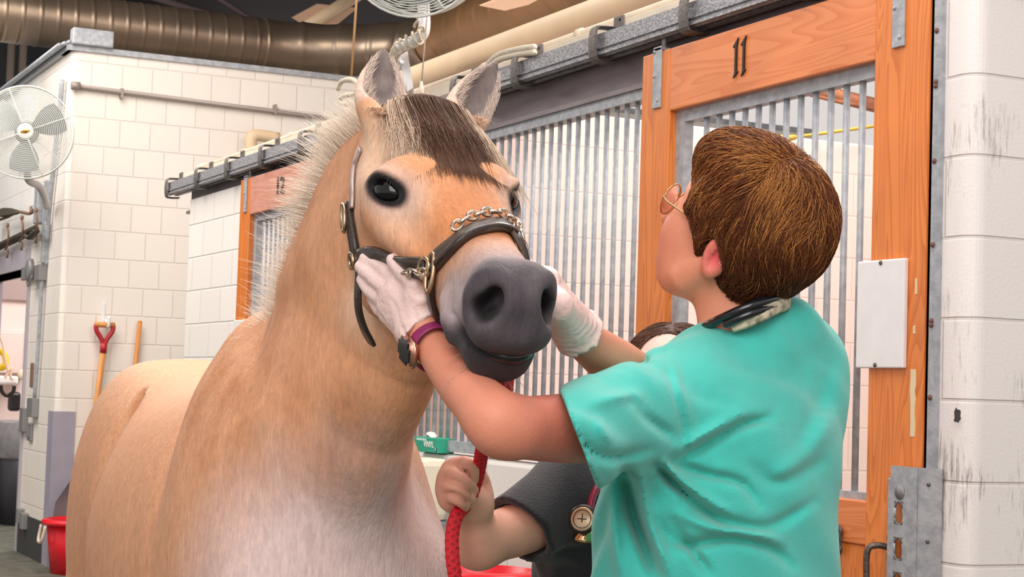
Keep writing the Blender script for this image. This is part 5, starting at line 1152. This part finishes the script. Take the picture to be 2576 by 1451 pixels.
# ---- gloves
m_glove=mat('white vinyl glove','f0d0c8',.32,0,.05,40,.25,130,spec=.5,sss=.15,alpha=1)
def glove(J,wr,cuffc,cuffdir,label,flare,tail=None,clen=.03,r0=.0255):
    f=Form(); hand(f,J,wr,.0012); cd=unit(cuffdir)
    f.cap(wr-cd*.012,cuffc,r0-.001,r0,k=.012)
    # loose cuff: flared hollow cone
    e=cuffc+cd*clen; fl=Form()
    f.cap(cuffc-cd*.01,e,r0,flare,k=.006); 
    if tail is not None: f.cap(cuffc,tail,.018,.010,k=.012)
    f.cap(cuffc-cd*.004,e+cd*.04,r0-.0035,flare+.003,k=.002,op='s')
    f.raw(lambda p: (p-(e))@cd*-1.,e,.2,'s',.0) if False else None
    pl_=e-cd*.006
    def cut(p): return -((p-pl_)@cd)      # everything past the hem is removed
    f.raw(cut,pl_,.30,'s',0.001)
    def wr_(p): return (np.sin((p@np.array([310.,190.,-120.]))+2*np.sin(p@np.array([60.,-140.,90.])))*.0006+np.sin(p@np.array([-90.,160.,210.]))*.0004).astype(f32)*(np.clip(((p-wr)@cd+.05)/.05,0.25,1)).astype(f32)*1.6
    f.raw(wr_,wr,.5,'d',0)
    pts=np.array([j for js in J.values() for j in js]+[e,wr]); l,h_=bounds(pts,.045)
    v,f_=build(f,l,h_,.0024); o=link('glove',npmesh('glove',v,f_),m_glove,vet); o['label']=label; return o
glove(NJ,D(1066,838,2.168),D(1070,846,2.166),D(1110,895,2.14)-D(1060,830,2.17),'white vinyl glove on the hand against the near cheek',.034,None,.006,.0285)
glove(FJ,D(1446,828,2.195),D(1448,830,2.20),D(1500,880,2.24)-D(1430,810,2.18),'white vinyl glove on the hand behind the muzzle',.036,D(1438,868,2.2),.014)
# ---- watch
def watch():
    c=D(1040,858,2.135); axis_=unit(vEL-vWL); n=unit(CM@np.array([-.62,-.25,-.74])); n=unit(n-axis_*(n@axis_)); t=np.cross(axis_,n); w0=D(1088,872,2.155)
    ring=[];R_=.0325
    pts=[w0+n*.0275*math.cos(a)+t*.0300*math.sin(a) for a in np.linspace(0,2*PI,33)[:-1]]
    b=MB(w0); b.tube(pts,[(.0105,.0022)]*32,8,closed=True,flat=tuple(axis_)); o=b.obj('watch_band',mat('plum watch band','8e2a5e',.45),vet); o['label']='plum purple watch band'
    c=w0+n*.0305+t*.002; bm=bmesh.new(); bmesh.ops.create_cube(bm,size=1); 
    for q in bm.verts: q.co=(q.co.x*.034,q.co.y*.040,q.co.z*.010)
    bmesh.ops.bevel(bm,geom=bm.edges[:],offset=.0035,segments=3,affect='EDGES'); M=face_mx(c,t,axis_)
    if Vector(M.to_3x3().col[2]).dot(Vector(n))<0: M=face_mx(c,-t,axis_)
    b=MB(c); b.bm(bm,True,M); wc=b.obj('watch_case',mat('rose aluminium','d8a08a',.3,.9),vet)
    bm=bmesh.new(); bmesh.ops.create_cube(bm,size=1)
    for q in bm.verts: q.co=(q.co.x*.029,q.co.y*.034,q.co.z*.002+.0068)
    bmesh.ops.bevel(bm,geom=[e for e in bm.edges if abs(e.verts[0].co.z-e.verts[1].co.z)>1e-4],offset=.006,segments=4,affect='EDGES')
    b=MB(c); b.bm(bm,False,M); b.obj('screen',mat('dark glass','1c1c20',.12,coat=.5),wc)
watch()
# ---- scrubs top
FOLDS=[ # (polyline px, width px, depth m)  negative = groove
 ([(1718,1151),(1795,1107),(1863,1069),(1935,1052)],13,-.010),([(1712,1128),(1790,1085),(1860,1048)],16,.006),
 ([(1650,1170),(1694,1214),(1747,1262),(1829,1325)],11,-.010),([(1670,1165),(1712,1208),(1770,1250),(1850,1300)],11,.007),
 ([(1690,1160),(1766,1190),(1863,1214),(1911,1272)],12,-.007),([(1718,1268),(1815,1302),(1926,1326),(2046,1262)],14,-.007),([(1700,1290),(1800,1330),(1900,1345),(1960,1360)],14,.006),
 ([(1651,1310),(1718,1368),(1839,1354),(1935,1378),(1990,1425)],13,-.008),([(1573,1190),(1590,1281),(1615,1354),(1650,1450)],17,-.016),([(1610,1200),(1628,1290),(1650,1360),(1690,1450)],15,.008),
 ([(1690,1310),(1747,1392),(1790,1450)],12,-.008),([(1887,1170),(1960,1214),(2066,1160)],16,-.004),([(2020,1100),(2060,1010),(2085,930)],24,-.003),([(1950,1200),(2030,1140),(2100,1040)],24,.004),
 ([(1665,866),(1689,967),(1718,1064),(1728,1151)],8,-.0022),([(1682,862),(1707,967),(1735,1064),(1745,1150)],9,.0016),
 ([(1500,930),(1583,895),(1670,943)],14,-.005),([(1612,1040),(1690,1098)],13,-.005),([(1476,1020),(1583,991),(1620,1010)],15,.004),([(1450,1090),(1520,1150),(1640,1130)],14,-.005),([(1500,1060),(1540,1120)],12,.004),
 ([(1432,985),(1454,1060),(1495,1160),(1528,1212)],7,-.0012),([(1540,1240),(1545,1330),(1560,1450)],14,.005),([(1760,960),(1860,1000),(1960,1010)],30,.004)]
def fold_disp(p):
    q=pj(p); s=np.zeros(len(p))
    near=np.clip((2.42-q[:,2])/.05,0,1)
    for poly,w,d in FOLDS:
        sp=spline(poly,6) if len(poly)>2 else np.array(poly,float); m=np.full(len(p),1e9); tt=np.zeros(len(p)); n=len(sp)-1
        for i in range(n):
            a,b=sp[i],sp[i+1]; ab=b-a; t=np.clip(((q[:,:2]-a)@ab)/(ab@ab),0,1); dd=np.linalg.norm(q[:,:2]-a-t[:,None]*ab,axis=1); u=dd<m; m=np.where(u,dd,m); tt=np.where(u,(i+t)/n,tt)
        taper=np.clip(np.sin(PI*np.clip(tt,.03,.97)),0,1)**.5
        s+=d*np.exp(-(m/w)**2)*taper
    s+=.0012*np.sin(p@np.array([38.,22.,60.])+1.5*np.sin(p@np.array([-20.,50.,14.])))
    return (-s*2.2*near).astype(f32)
def scrub_top():
    f=Form()
    rows=[(1640,1797,2.38,.192,.145),(1450,1800,2.375,.185,.140),(1300,1808,2.37,.180,.136),(1180,1818,2.365,.176,.132),(1060,1830,2.37,.172,.122),(985,1836,2.37,.150,.102),(930,1842,2.37,.118,.080),(905,1846,2.37,.085,.060)]
    f.loft([D(x,y,d) for y,x,d,a,b in rows],uS,fS,[r[3] for r in rows],[r[4] for r in rows],k=.03,n=4,e=2.3,cap=.3)
    f.ell(vSR+np.array([0,0,-.03]),(.076,.076,.09),k=.05); f.ell(vSL+(vSR-vSL)*.12,(.068,.068,.072),k=.04)
    f.cap(vSL+np.array([0,0,.02]),D(1835,915,2.345),.040,.045,k=.04); f.cap(vSR+np.array([0,0,.012]),D(1965,850,2.40),.055,.044,k=.04); f.chain([D(1775,908,2.335),D(1850,886,2.355),D(1915,858,2.37),D(1975,840,2.39)],[.046,.051,.053,.048],k=.03)
    # near sleeve
    hem=D(1452,1100,2.100); axs=unit(hem-vSL); Th=unit(D(1405,975,2.118)-D(1500,1222,2.118)); nh=unit(np.cross(unit(hem-CO),Th)); nh=nh*np.sign(nh@axs); up=np.array([0,0,1.]); up=unit(up-axs*(up@axs)); sd=np.cross(up,axs)
    f.loft([vSL+np.array([0,0,-.02])-axs*.01,D(1590,1045,2.20),D(1520,1075,2.155),hem,hem+axs*.12],up,sd,[.069,.069,.066,.0635,.060],[.065,.064,.062,.062,.062],k=.03,n=4)
    # far sleeve
    he2=D(1715,975,2.45); f.cap(vSR,he2,.070,.055,k=.04)
    f.raw(fold_disp,D(1800,1100,2.3),.62,'d',0)
    # open the hems
    cutn=unit(axs*.93+up*-.30+sd*.0); 
    f.loft([D(1520,1075,2.155),hem,hem+axs*.05,hem+axs*.16],up,sd,[.040,.047,.047,.047],[.040,.047,.048,.050],k=.006,op='s',n=4)
    f.raw(lambda p:-((p-D(1452,1098,2.115))@nh.astype(f32)),hem+axs*.10,.17,'s',.001)
    # neck opening
    f.cap(D(1845,715,2.33),hp(0,.01,-.03),.050,.075,k=.008,op='s')
    # bottom hem
    zb=.86; f.raw(lambda p:(p[:,2]-zb).astype(f32)*1.0,(0,0,0),9,'s',.001) if False else None
    return f
m_teal=mat('teal scrubs cotton','40bcae',.75,0,.05,30,.18,420,sheen=.3,spec=.2,col2=None)
tf=scrub_top(); zb=.80
pts=np.array([vSL,vSR,D(1450,1098,2.1),D(1800,1640,2.38)]); lo,hi=pts.min(0)-.17,pts.max(0)+.15; lo[2]=zb
hi[0]=max(hi[0],vSR[0]+.24); 
_t=time.time(); v,f=build(tf,None,None,None,[axis((lo[0],hi[0],.0042)),axis((lo[1]-.05,hi[1]+.05,.0042)),axis((zb,1.0,.012),(1.0,hi[2],.0042))]); v=relax(v,f,3,.5)
o=link('scrub_top',npmesh('scrub_top',v,f),m_teal,vet); o['label']='teal short sleeved scrubs top'; print('TOP',len(v),time.time()-_t)
# trousers and shoes
def trousers():
    f=Form(); hip=D(1800,1560,2.38)
    f.ell(hip+np.array([0,0,.0]),(.19,.15,.12),np.stack([uS,fS,np.array([0,0,1.])],1),k=.03)
    for s in (-1,1):
        a=hip+uS*s*.09; z=a.copy(); z[2]=.48; w=z.copy(); w[2]=.10; f.chain([a,z,w],[.115,.085,.072],k=.03)
    pts=np.array([hip+uS*.3,hip-uS*.3,hip+fS*.25,hip-fS*.25]); lo,hi=pts.min(0),pts.max(0); v,f_=build(f,None,None,None,[axis((lo[0],hi[0],.012)),axis((lo[1],hi[1],.012)),axis((.06,.9,.014))])
    link('trousers',npmesh('trousers',v,f_),m_teal,vet)
    for s in (-1,1):
        a=hip+uS*s*.09; a[2]=.045; g=Form(); g.cap(a-fS*.04,a+fS*.17,.046,.04); g.ell(a+np.array([0,0,.03]),(.045,.06,.05),k=.02); l,h_=bounds([a-fS*.1,a+fS*.25],.08); l[2]=.0; v,f_=build(g,l,h_,.01); link('shoe',npmesh('shoe',v,f_),mat('black shoe','232326',.5),vet)
trousers()
# ---- hair
def hair_form():
    f=Form(); f.ell(hp(0,-.020,.036),(.088,.094,.088),HR,k=.03); f.ell(hp(0,.024,.084),(.070,.075,.045),HR,k=.03); f.ell(hp(0,-.044,.006),(.075,.050,.050),HR,k=.03); f.ell(hp(0,-.046,-.040),(.048,.024,.034),HR,k=.03)
    for s in (-1,1):
        f.ell(hp(s*.071,.020,.012),(.010,.022,.034),HR,k=.02)
    # clear the face and the ear
    f.ell(hp(0,.120,-.045),(.10,.075,.088),HR,k=.01,op='s')
    for s in (-1,1): f.ell(hp(s*.098,-.018,-.028),(.036,.024,.036),HR,k=.008,op='s'); f.ell(hp(s*.09,.060,-.045),(.055,.060,.065),HR,k=.01,op='s')
    return f
hfm=hair_form(); v,f=build(hfm,Hc-.17,Hc+.17,.004)
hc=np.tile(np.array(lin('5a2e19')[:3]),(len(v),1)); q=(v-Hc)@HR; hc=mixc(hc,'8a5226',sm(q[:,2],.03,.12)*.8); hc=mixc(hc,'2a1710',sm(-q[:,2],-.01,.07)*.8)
m_hair=mat('brown hair','ffffff',.5,0,.15,90,.6,160,spec=.3,attr='Col',stretch=(1,1,1))
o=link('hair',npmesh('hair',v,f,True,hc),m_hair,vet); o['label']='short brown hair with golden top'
def comb(vs,form,frame,origin,flow,n,steps,step,r,colf,name,parent,lift=.004,jit=.25,seed=3):
    rg=np.random.default_rng(seed); i=rg.integers(0,len(vs),n); p=vs[i].astype(float)+rg.normal(0,.001,(n,3)); P_=[p.copy()]; d=None; jt=rg.normal(0,jit,(n,3)); ph=rg.uniform(0,6.28,n); lf=lift*(.3+rg.random(n)*1.2)
    for k in range(steps):
        g=flow((p-origin)@frame)@frame.T+jt+.22*np.sin(ph+k*.8)[:,None]*np.roll(jt,1,1)*2; e=.002; d0=form(p.astype(f32)); gr=np.stack([form((p+np.eye(3)[a]*e).astype(f32))-d0 for a in range(3)],1)/e; gr/=np.linalg.norm(gr,axis=1,keepdims=True)+1e-6
        g=g-gr*(g*gr).sum(1,keepdims=True); g/=np.linalg.norm(g,axis=1,keepdims=True)+1e-6; p=p+g*step
        d1=form(p.astype(f32)); tgt=lf*math.sin(PI*min(1,(k+1)/steps*.9)); p=p+gr*(tgt-d1)[:,None]*.8; P_.append(p.copy())
    P_=np.stack(P_,1); c=colf((P_[:,0]-origin)@frame,rg,n); return strands(name,P_,r,c,hairmat('mane hair',.6,.15) if False else mat('hair strand','ffffff',.5,0,0,spec=.25,attr='Col'),parent)
def flow(q):
    # whorl at the back of the crown, falling forward on top, down the sides and back
    w=np.array([.01,-.035,.115]); wob=np.stack([noise3(q,38,11),noise3(q,34,12),noise3(q,40,13)],1); r=q-w; g=r.copy(); g[:,2]-=.06; g[:,1]+=.02*np.sign(r[:,1]); g/=np.linalg.norm(g,axis=1,keepdims=True); g+=np.array([0,.10,-.25])+wob*.9; return g
def hcol(q,rg,n):
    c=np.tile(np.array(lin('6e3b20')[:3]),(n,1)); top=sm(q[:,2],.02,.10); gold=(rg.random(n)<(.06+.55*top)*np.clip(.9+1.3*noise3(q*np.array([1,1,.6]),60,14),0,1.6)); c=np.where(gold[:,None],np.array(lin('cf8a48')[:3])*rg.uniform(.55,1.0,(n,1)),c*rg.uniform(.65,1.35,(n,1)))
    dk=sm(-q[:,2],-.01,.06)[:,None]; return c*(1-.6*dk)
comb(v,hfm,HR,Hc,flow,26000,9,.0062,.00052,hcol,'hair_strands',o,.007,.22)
# ---- glasses
def glasses():
    b=MB(Hc)
    for s in (-1,1):
        c=hp(s*.033,.108,.004); e1=unit(hl*s*.97-hf*.22); b.tube([c+e1*.026*math.cos(a)+hu*.022*math.sin(a) for a in np.linspace(0,2*PI,29)[:-1]],.0013,6,closed=True)
        b.tube([c+e1*.026+hu*.006,hp(s*.071,.085,.008),hp(s*.080,.010,.004),hp(s*.078,-.012,-.01)],.0012,6)
    b.tube([hp(-.008,.112,.008),hp(0,.116,.011),hp(.008,.112,.008)],.0013,6); fr=b.obj('glasses_frame',mat('thin gold frame','c9a070',.25,.9),vet)
    for s in (-1,1):
        b=MB(Hc); c=hp(s*.033,.1085,.004); e1=unit(hl*s*.97-hf*.22); V=[c+hf*.001]+[c+e1*.025*math.cos(a)+hu*.021*math.sin(a) for a in np.linspace(0,2*PI,29)[:-1]]; b.add(V,[(0,i+1,(i+1)%28+1) for i in range(28)]); b.obj('lens',mat('clear lens','ffffff',.03,0,trans=1,spec=.6),fr)
    for s in (-1,1):
        b=MB(Hc); bm=bmesh.new(); bmesh.ops.create_uvsphere(bm,u_segments=20,v_segments=12,radius=.0122); b.bm(bm,True,Matrix.Translation(hp(s*.031,.0835,.006))); b.obj('eye',mat('eye white','e8e2de',.2),vet)
glasses()
# ---- stethoscope and patterned lanyard round the neck
def neckwear():
    k2=spline([D(1766,826,2.345),D(1800,808,2.307),D(1850,785,2.288),D(1905,763,2.288),D(1955,747,2.318),D(1975,742,2.36)],8)
    b=MB(k2[0]); b.tube(k2,.0062,12); b.tube([q+np.array([0,0,-.010]) for q in k2[12:]],.0055,12); tag_=b.obj('stethoscope_tube',mat('black rubber tube','17181c',.2,coat=.4),vet); tag_['label']='black stethoscope tube round the neck'
    m=mat('patterned trim','d9cbb0',.7,0,0,90,.1,90,col2='7c7a66')
    k3=spline([D(1838,812,2.300),D(1880,798,2.290),D(1922,780,2.292),D(1962,762,2.318),D(1985,756,2.35)],6)
    b=MB(k3[0]); b.tube(k3,[(.0135,.003)]*len(k3),8,flat=(0,0,1)); o=b.obj('collar_trim',m,vet); o['label']='beige patterned trim at the collar'
neckwear()
# ------------------------------------------------------------ the person in black
pS=D(1455,1235,2.72); pS2=D(1760,1235,2.85); pE=D(1205,1362,2.60); pW=D(1195,1300,2.575)
p_u=unit((pS2-pS)*np.array([1,1,0])); p_f=unit(np.cross(p_u,[0,0,1])); 
if p_f@(CO-pS)<0: p_f=-p_f
Pc=D(1686,985,2.86)
qf=unit(CM@np.array([-.22,.30,-1.])); ql=unit(np.cross(qf,[0,0,1])); qu=np.cross(ql,qf); 
if qu[2]<0: qu=-qu
QR=np.stack([ql,qf,qu],1)
def qp(x,y,z): return Pc+ql*x+qf*y+qu*z
PJ={'index':[D(1140,1178,2.515),D(1168,1163,2.495),D(1190,1180,2.500),D(1190,1207,2.510)],
    'middle':[D(1128,1205,2.515),D(1140,1192,2.490),D(1172,1208,2.485),D(1190,1233,2.500)],
    'ring':[D(1124,1232,2.515),D(1130,1222,2.490),D(1162,1236,2.483),D(1184,1255,2.497)],
    'pinky':[D(1132,1258,2.520),D(1134,1250,2.495),D(1158,1262,2.488),D(1172,1275,2.500)],
    'thumb':[D(1205,1270,2.560),D(1220,1240,2.562),D(1217,1212,2.562),D(1208,1190,2.556)]}
def p_body():
    f=Form()
    rows=[(1640,1610,2.82,.15,.10),(1400,1600,2.80,.15,.10),(1250,1605,2.79,.16,.10),(1170,1612,2.79,.13,.08)]
    f.loft([D(x,y,d) for y,x,d,a,b in rows],p_u,p_f,[r[3] for r in rows],[r[4] for r in rows],k=.03,n=3)
    f.cap(pS,D(1610,1190,2.79),.05,.05,k=.04); f.cap(pS2,D(1610,1190,2.79),.05,.05,k=.04)
    hip=D(1610,1640,2.82)
    for s in (-1,1):
        a=hip+p_u*s*.085; a[2]=min(a[2],.85); z=a.copy(); z[2]=.45; w=z.copy(); w[2]=.09; f.chain([a,z,w],[.095,.06,.045],k=.03); f.cap(w+np.array([0,0,-.04]),w+p_f*.14+np.array([0,0,-.05]),.038,.033,k=.02)
    f.cap(D(1610,1190,2.79),qp(0,-.01,-.08),.055,.052,k=.03)
    f.ell(qp(0,-.02,.028),(.073,.092,.082),QR,k=.03); f.ell(qp(0,.035,-.03),(.060,.055,.078),QR,k=.03)
    for s in (-1,1):
        f.ell(qp(s*.031,.094,.0),(.016,.012,.010),QR,k=.012,op='s'); f.ell(qp(s*.079,0,-.02),(.008,.018,.030),QR,k=.008)
    f.chain([qp(0,.086,.010),qp(0,.102,-.012),qp(0,.112,-.032)],[.009,.010,.012],k=.012,n=3); f.chain([qp(-.02,.082,-.06),qp(0,.092,-.058),qp(.02,.082,-.06)],[.006,.008,.006],k=.008,n=3); f.ell(qp(0,.078,-.095),(.026,.02,.02),QR,k=.02)
    f.chain([pS,D(1320,1322,2.65),pE],[.050,.0415,.034],k=.02,n=4); f.ell(D(1200,1368,2.60),(.034,.034,.032),k=.025)
    f.chain([pE,D(1192,1335,2.58),pW,D(1178,1262,2.55)],[.034,.033,.026,.022],k=.02,n=4)
    hand(f,PJ,D(1186,1272,2.560),0.0,rf=(.0098,.0095,.0090,.0080)); f.ell(D(1162,1238,2.552),(.020,.018,.026),k=.008); f.ell(D(1170,1196,2.516),(.016,.013,.015),k=.008); f.ell(D(1180,1189,2.506),(.010,.009,.010),k=.006)
    for a_,b_ in (('index','middle'),('middle','ring'),('ring','pinky')):
        q=[(np.asarray(PJ[a_][i])+np.asarray(PJ[b_][i]))/2 for i in (1,2,3)]; q=[x+unit(CO-x)*o_ for x,o_ in zip(q,(.0095,.0095,.008))]; f.chain(q,[.0020,.0028,.0024],k=.004,op='s',n=3)
    f.chain([pS2,D(1800,1400,2.75),D(1740,1500,2.65)],[.05,.04,.03],k=.02)
    return f
pb=p_body(); pts=np.array([pS,pS2,pE,pW,Pc]+[j for js in PJ.values() for j in js]); lo,hi=pts.min(0)-.13,pts.max(0)+.13; zt=.95
_t=time.time(); v,f=build(pb,None,None,None,[axis((lo[0],lo[0]+.36,.0038),(lo[0]+.36,hi[0],.008)),axis((lo[1],hi[1],.0042)),axis((-.02,.95,.016),(.95,1.24,.0042),(1.24,hi[2],.008))])
c=np.tile(np.array(lin('eaac94')[:3]),(len(v),1)); c=mixc(c,'d88f7c',np.clip(noise3(v,25,9)*.5+.3,0,1)*.4)
for js in PJ.values():
    for j in js[1:3]: c=mixc(c,'d98875',np.clip(1-np.linalg.norm(v-j,axis=1)/.016,0,1)*.5)
q=(v-Pc)@QR; c=mixc(c,'f3d6c8',(q[:,2]>-.02)*(np.linalg.norm(q,axis=1)<.2)*.8)
per=link('person',npmesh('person',v,f,True,c),skin_mat()); print('PER',len(v),time.time()-_t)
tag(per,'person in black scrubs half hidden behind the teal scrubs, gripping the red lead rope','person')
def nails():
    for n_,s in (('index',1),('middle',1),('ring',1),('pinky',1),('thumb',1)):
        t=PJ[n_][3]; b_=PJ[n_][2]; ax_=unit(t-b_); n=unit((CO-t)-ax_*((CO-t)@ax_)); w=np.cross(ax_,n)
        if n_!='thumb': continue
        b=MB(t); b.tube([t-ax_*.004+n*.0085,t+ax_*.004+n*.0075],[(.0045,.0012)]*2,8,flat=tuple(w)); b.obj('nail',mat('nail','e8b8ac',.3),per)
nails()
def black_top():
    f=Form()
    rows=[(1640,1612,2.82,.185,.135),(1400,1605,2.80,.180,.130),(1280,1606,2.795,.175,.125),(1200,1612,2.79,.150,.10),(1165,1614,2.79,.10,.07)]
    f.loft([D(x,y,d) for y,x,d,a,b in rows],p_u,p_f,[r[3] for r in rows],[r[4] for r in rows],k=.03,n=4)
    f.ell(pS+np.array([0,0,-.015])+p_u*.01,(.068,.068,.072),k=.05); f.ell(pS2-p_u*.01,(.068,.068,.072),k=.05)
    hem=D(1308,1336,2.64); ax_=unit(hem-pS); Th=unit(D(1258,1270,2.64)-D(1360,1397,2.64)); nh=unit(ax_-Th*(ax_@Th)); up=np.array([0,0,1.]); up=unit(up-ax_*(up@ax_)); sd=np.cross(up,ax_)
    f.loft([pS,D(1370,1290,2.675),hem,hem+ax_*.04],up,sd,[.066,.062,.059,.058],[.063,.060,.059,.058],k=.04,n=4); f.cap(pS2,D(1790,1360,2.78),.065,.06,k=.03)
    f.raw(lambda p:(.0022*np.sin(p@np.array([60.,30.,-75.])+2*np.sin(p@np.array([20.,-50.,30.])))).astype(f32),hem,.6,'d',0)
    f.loft([D(1345,1312,2.66),hem,hem+ax_*.1],up,sd,[.044,.0475,.050],[.044,.0475,.050],k=.004,op='s',n=3)
    f.raw(lambda p:-((p-hem)@nh.astype(f32)),hem+ax_*.07,.12,'s',.001)
    f.cap(D(1612,1160,2.77),qp(0,0,-.04),.062,.07,k=.01,op='s')
    return f
bt=black_top(); pts=np.array([pS,pS2,D(1308,1336,2.64),D(1610,1640,2.82)]); lo,hi=pts.min(0)-.15,pts.max(0)+.13; lo[2]=.80
v,f=build(bt,None,None,None,[axis((lo[0],lo[0]+.4,.0045),(lo[0]+.4,hi[0],.008)),axis((lo[1],hi[1],.0048)),axis((.80,.98,.01),(.98,hi[2],.0048))])
o=link('scrub_top',npmesh('scrub_top',v,f),mat('black scrubs cotton','222126',.7,0,.1,30,.25,300,sheen=.25,spec=.25),per); o['label']='black short sleeved scrubs top'
# trousers
f=Form(); hip=D(1610,1640,2.82); hip[2]=min(hip[2],.86); f.ell(hip,(.18,.14,.12),np.stack([p_u,p_f,np.array([0,0,1.])],1),k=.03)
for s in (-1,1):
    a=hip+p_u*s*.085; z=a.copy(); z[2]=.45; w=z.copy(); w[2]=.10; f.chain([a,z,w],[.11,.08,.07],k=.03)
l,h_=bounds([hip],.26); v,f_=build(f,None,None,None,[axis((l[0],h_[0],.013)),axis((l[1],h_[1],.013)),axis((.06,.95,.014))]); link('trousers',npmesh('trousers',v,f_),mat('black scrubs cotton','222126'),per)
for s in (-1,1):
    a=hip+p_u*s*.085; a[2]=.045; g=Form(); g.cap(a-p_f*.04,a+p_f*.16,.045,.038); g.ell(a+np.array([0,0,.03]),(.045,.06,.05),k=.02); l,h_=bounds([a-p_f*.1,a+p_f*.25],.08); l[2]=0; v,f_=build(g,l,h_,.01); link('shoe',npmesh('shoe',v,f_),mat('black shoe','232326',.5),per)
# hair: parted, brown
hf2=Form(); hf2.ell(qp(0,-.03,.030),(.086,.100,.090),QR,k=.02); hf2.ell(qp(0,-.06,-.03),(.08,.06,.08),QR,k=.03); hf2.ell(qp(0.01,.105,-.01),(.085,.085,.125),QR,k=.008,op='s')
v,f=build(hf2,Pc-.16,Pc+.16,.0045); q=(v-Pc)@QR; cc=np.tile(np.array(lin('54362a')[:3]),(len(v),1))
ph_=link('hair',npmesh('hair',v,f,True,cc),m_hair,per)
def flow2(q):
    g=np.stack([np.sign(q[:,0])*.8,-.35*np.ones(len(q)),-.5*np.ones(len(q))],1); return g
comb(v,hf2,QR,Pc,flow2,3000,8,.007,.0007,lambda q,rg,n:np.array(lin('6a4634')[:3])*rg.uniform(.5,1.5,(n,1)),'hair_strands',ph_,.003,.12,5)
# ---- stethoscope hanging on the black top
st=thing('stethoscope','stethoscope with gold chest piece and dark red tube hanging on the black scrubs','stethoscope',tuple(D(1468,1310,2.585)))
sf=unit(CM@np.array([-.35,.25,-.9])); c=D(1467,1306,2.580)
b=MB(c); b.lathe([(.0195,-.004),(.0215,-.003),(.0215,.003),(.0185,.0042)],c,sf,40); b.obj('chest_piece_rim',mat('dark rim','3a3230',.3,.5),st)
b=MB(c); b.lathe([(.0175,.003),(.0175,.0046),(.0168,.0050)],c,sf,40); b.obj('diaphragm',mat('pale champagne disc','d9bd9c',.3,.7),st)
b=MB(c); b.tube([c+sf*.0052+unit(np.cross(sf,[0,0,1]))*.0135*math.cos(a)+unit(np.cross(np.cross(sf,[0,0,1]),sf))*.0135*math.sin(a) for a in np.linspace(0,2*PI,25)[:-1]],.0006,6,closed=True)
e1=unit(np.cross(sf,[0,0,1])); e2=unit(np.cross(e1,sf)); b.tube([c+sf*.0052-e1*.007,c+sf*.0052+e1*.007],.0008,6); b.tube([c+sf*.0052-e2*.005,c+sf*.0052+e2*.008],.0008,6); b.obj('disc_marking',mat('dark rim','3a3230'),st)
m_gold=mat('polished gold','e3b784',.12,1)
c2=D(1475,1330,2.598); b=MB(c2); b.lathe([(.007,.012),(.009,.0),(.0185,-.010),(.0195,-.014),(.017,-.016)],c2,unit(CM@np.array([.1,1,-.25])),32); b.obj('bell',m_gold,st)
b=MB(c2); b.tube([D(1476,1314,2.595),D(1482,1300,2.60),D(1486,1288,2.605)],[.006,.005,.0045],12); b.obj('stem',m_gold,st)
b=MB(c2); b.tube(spline([D(1483,1296,2.602),D(1486,1275,2.608),D(1492,1250,2.615),D(1510,1215,2.63),D(1545,1180,2.65)],6),.0058,12); b.obj('tube',mat('wine red tube','8a1238',.25,coat=.4),st)
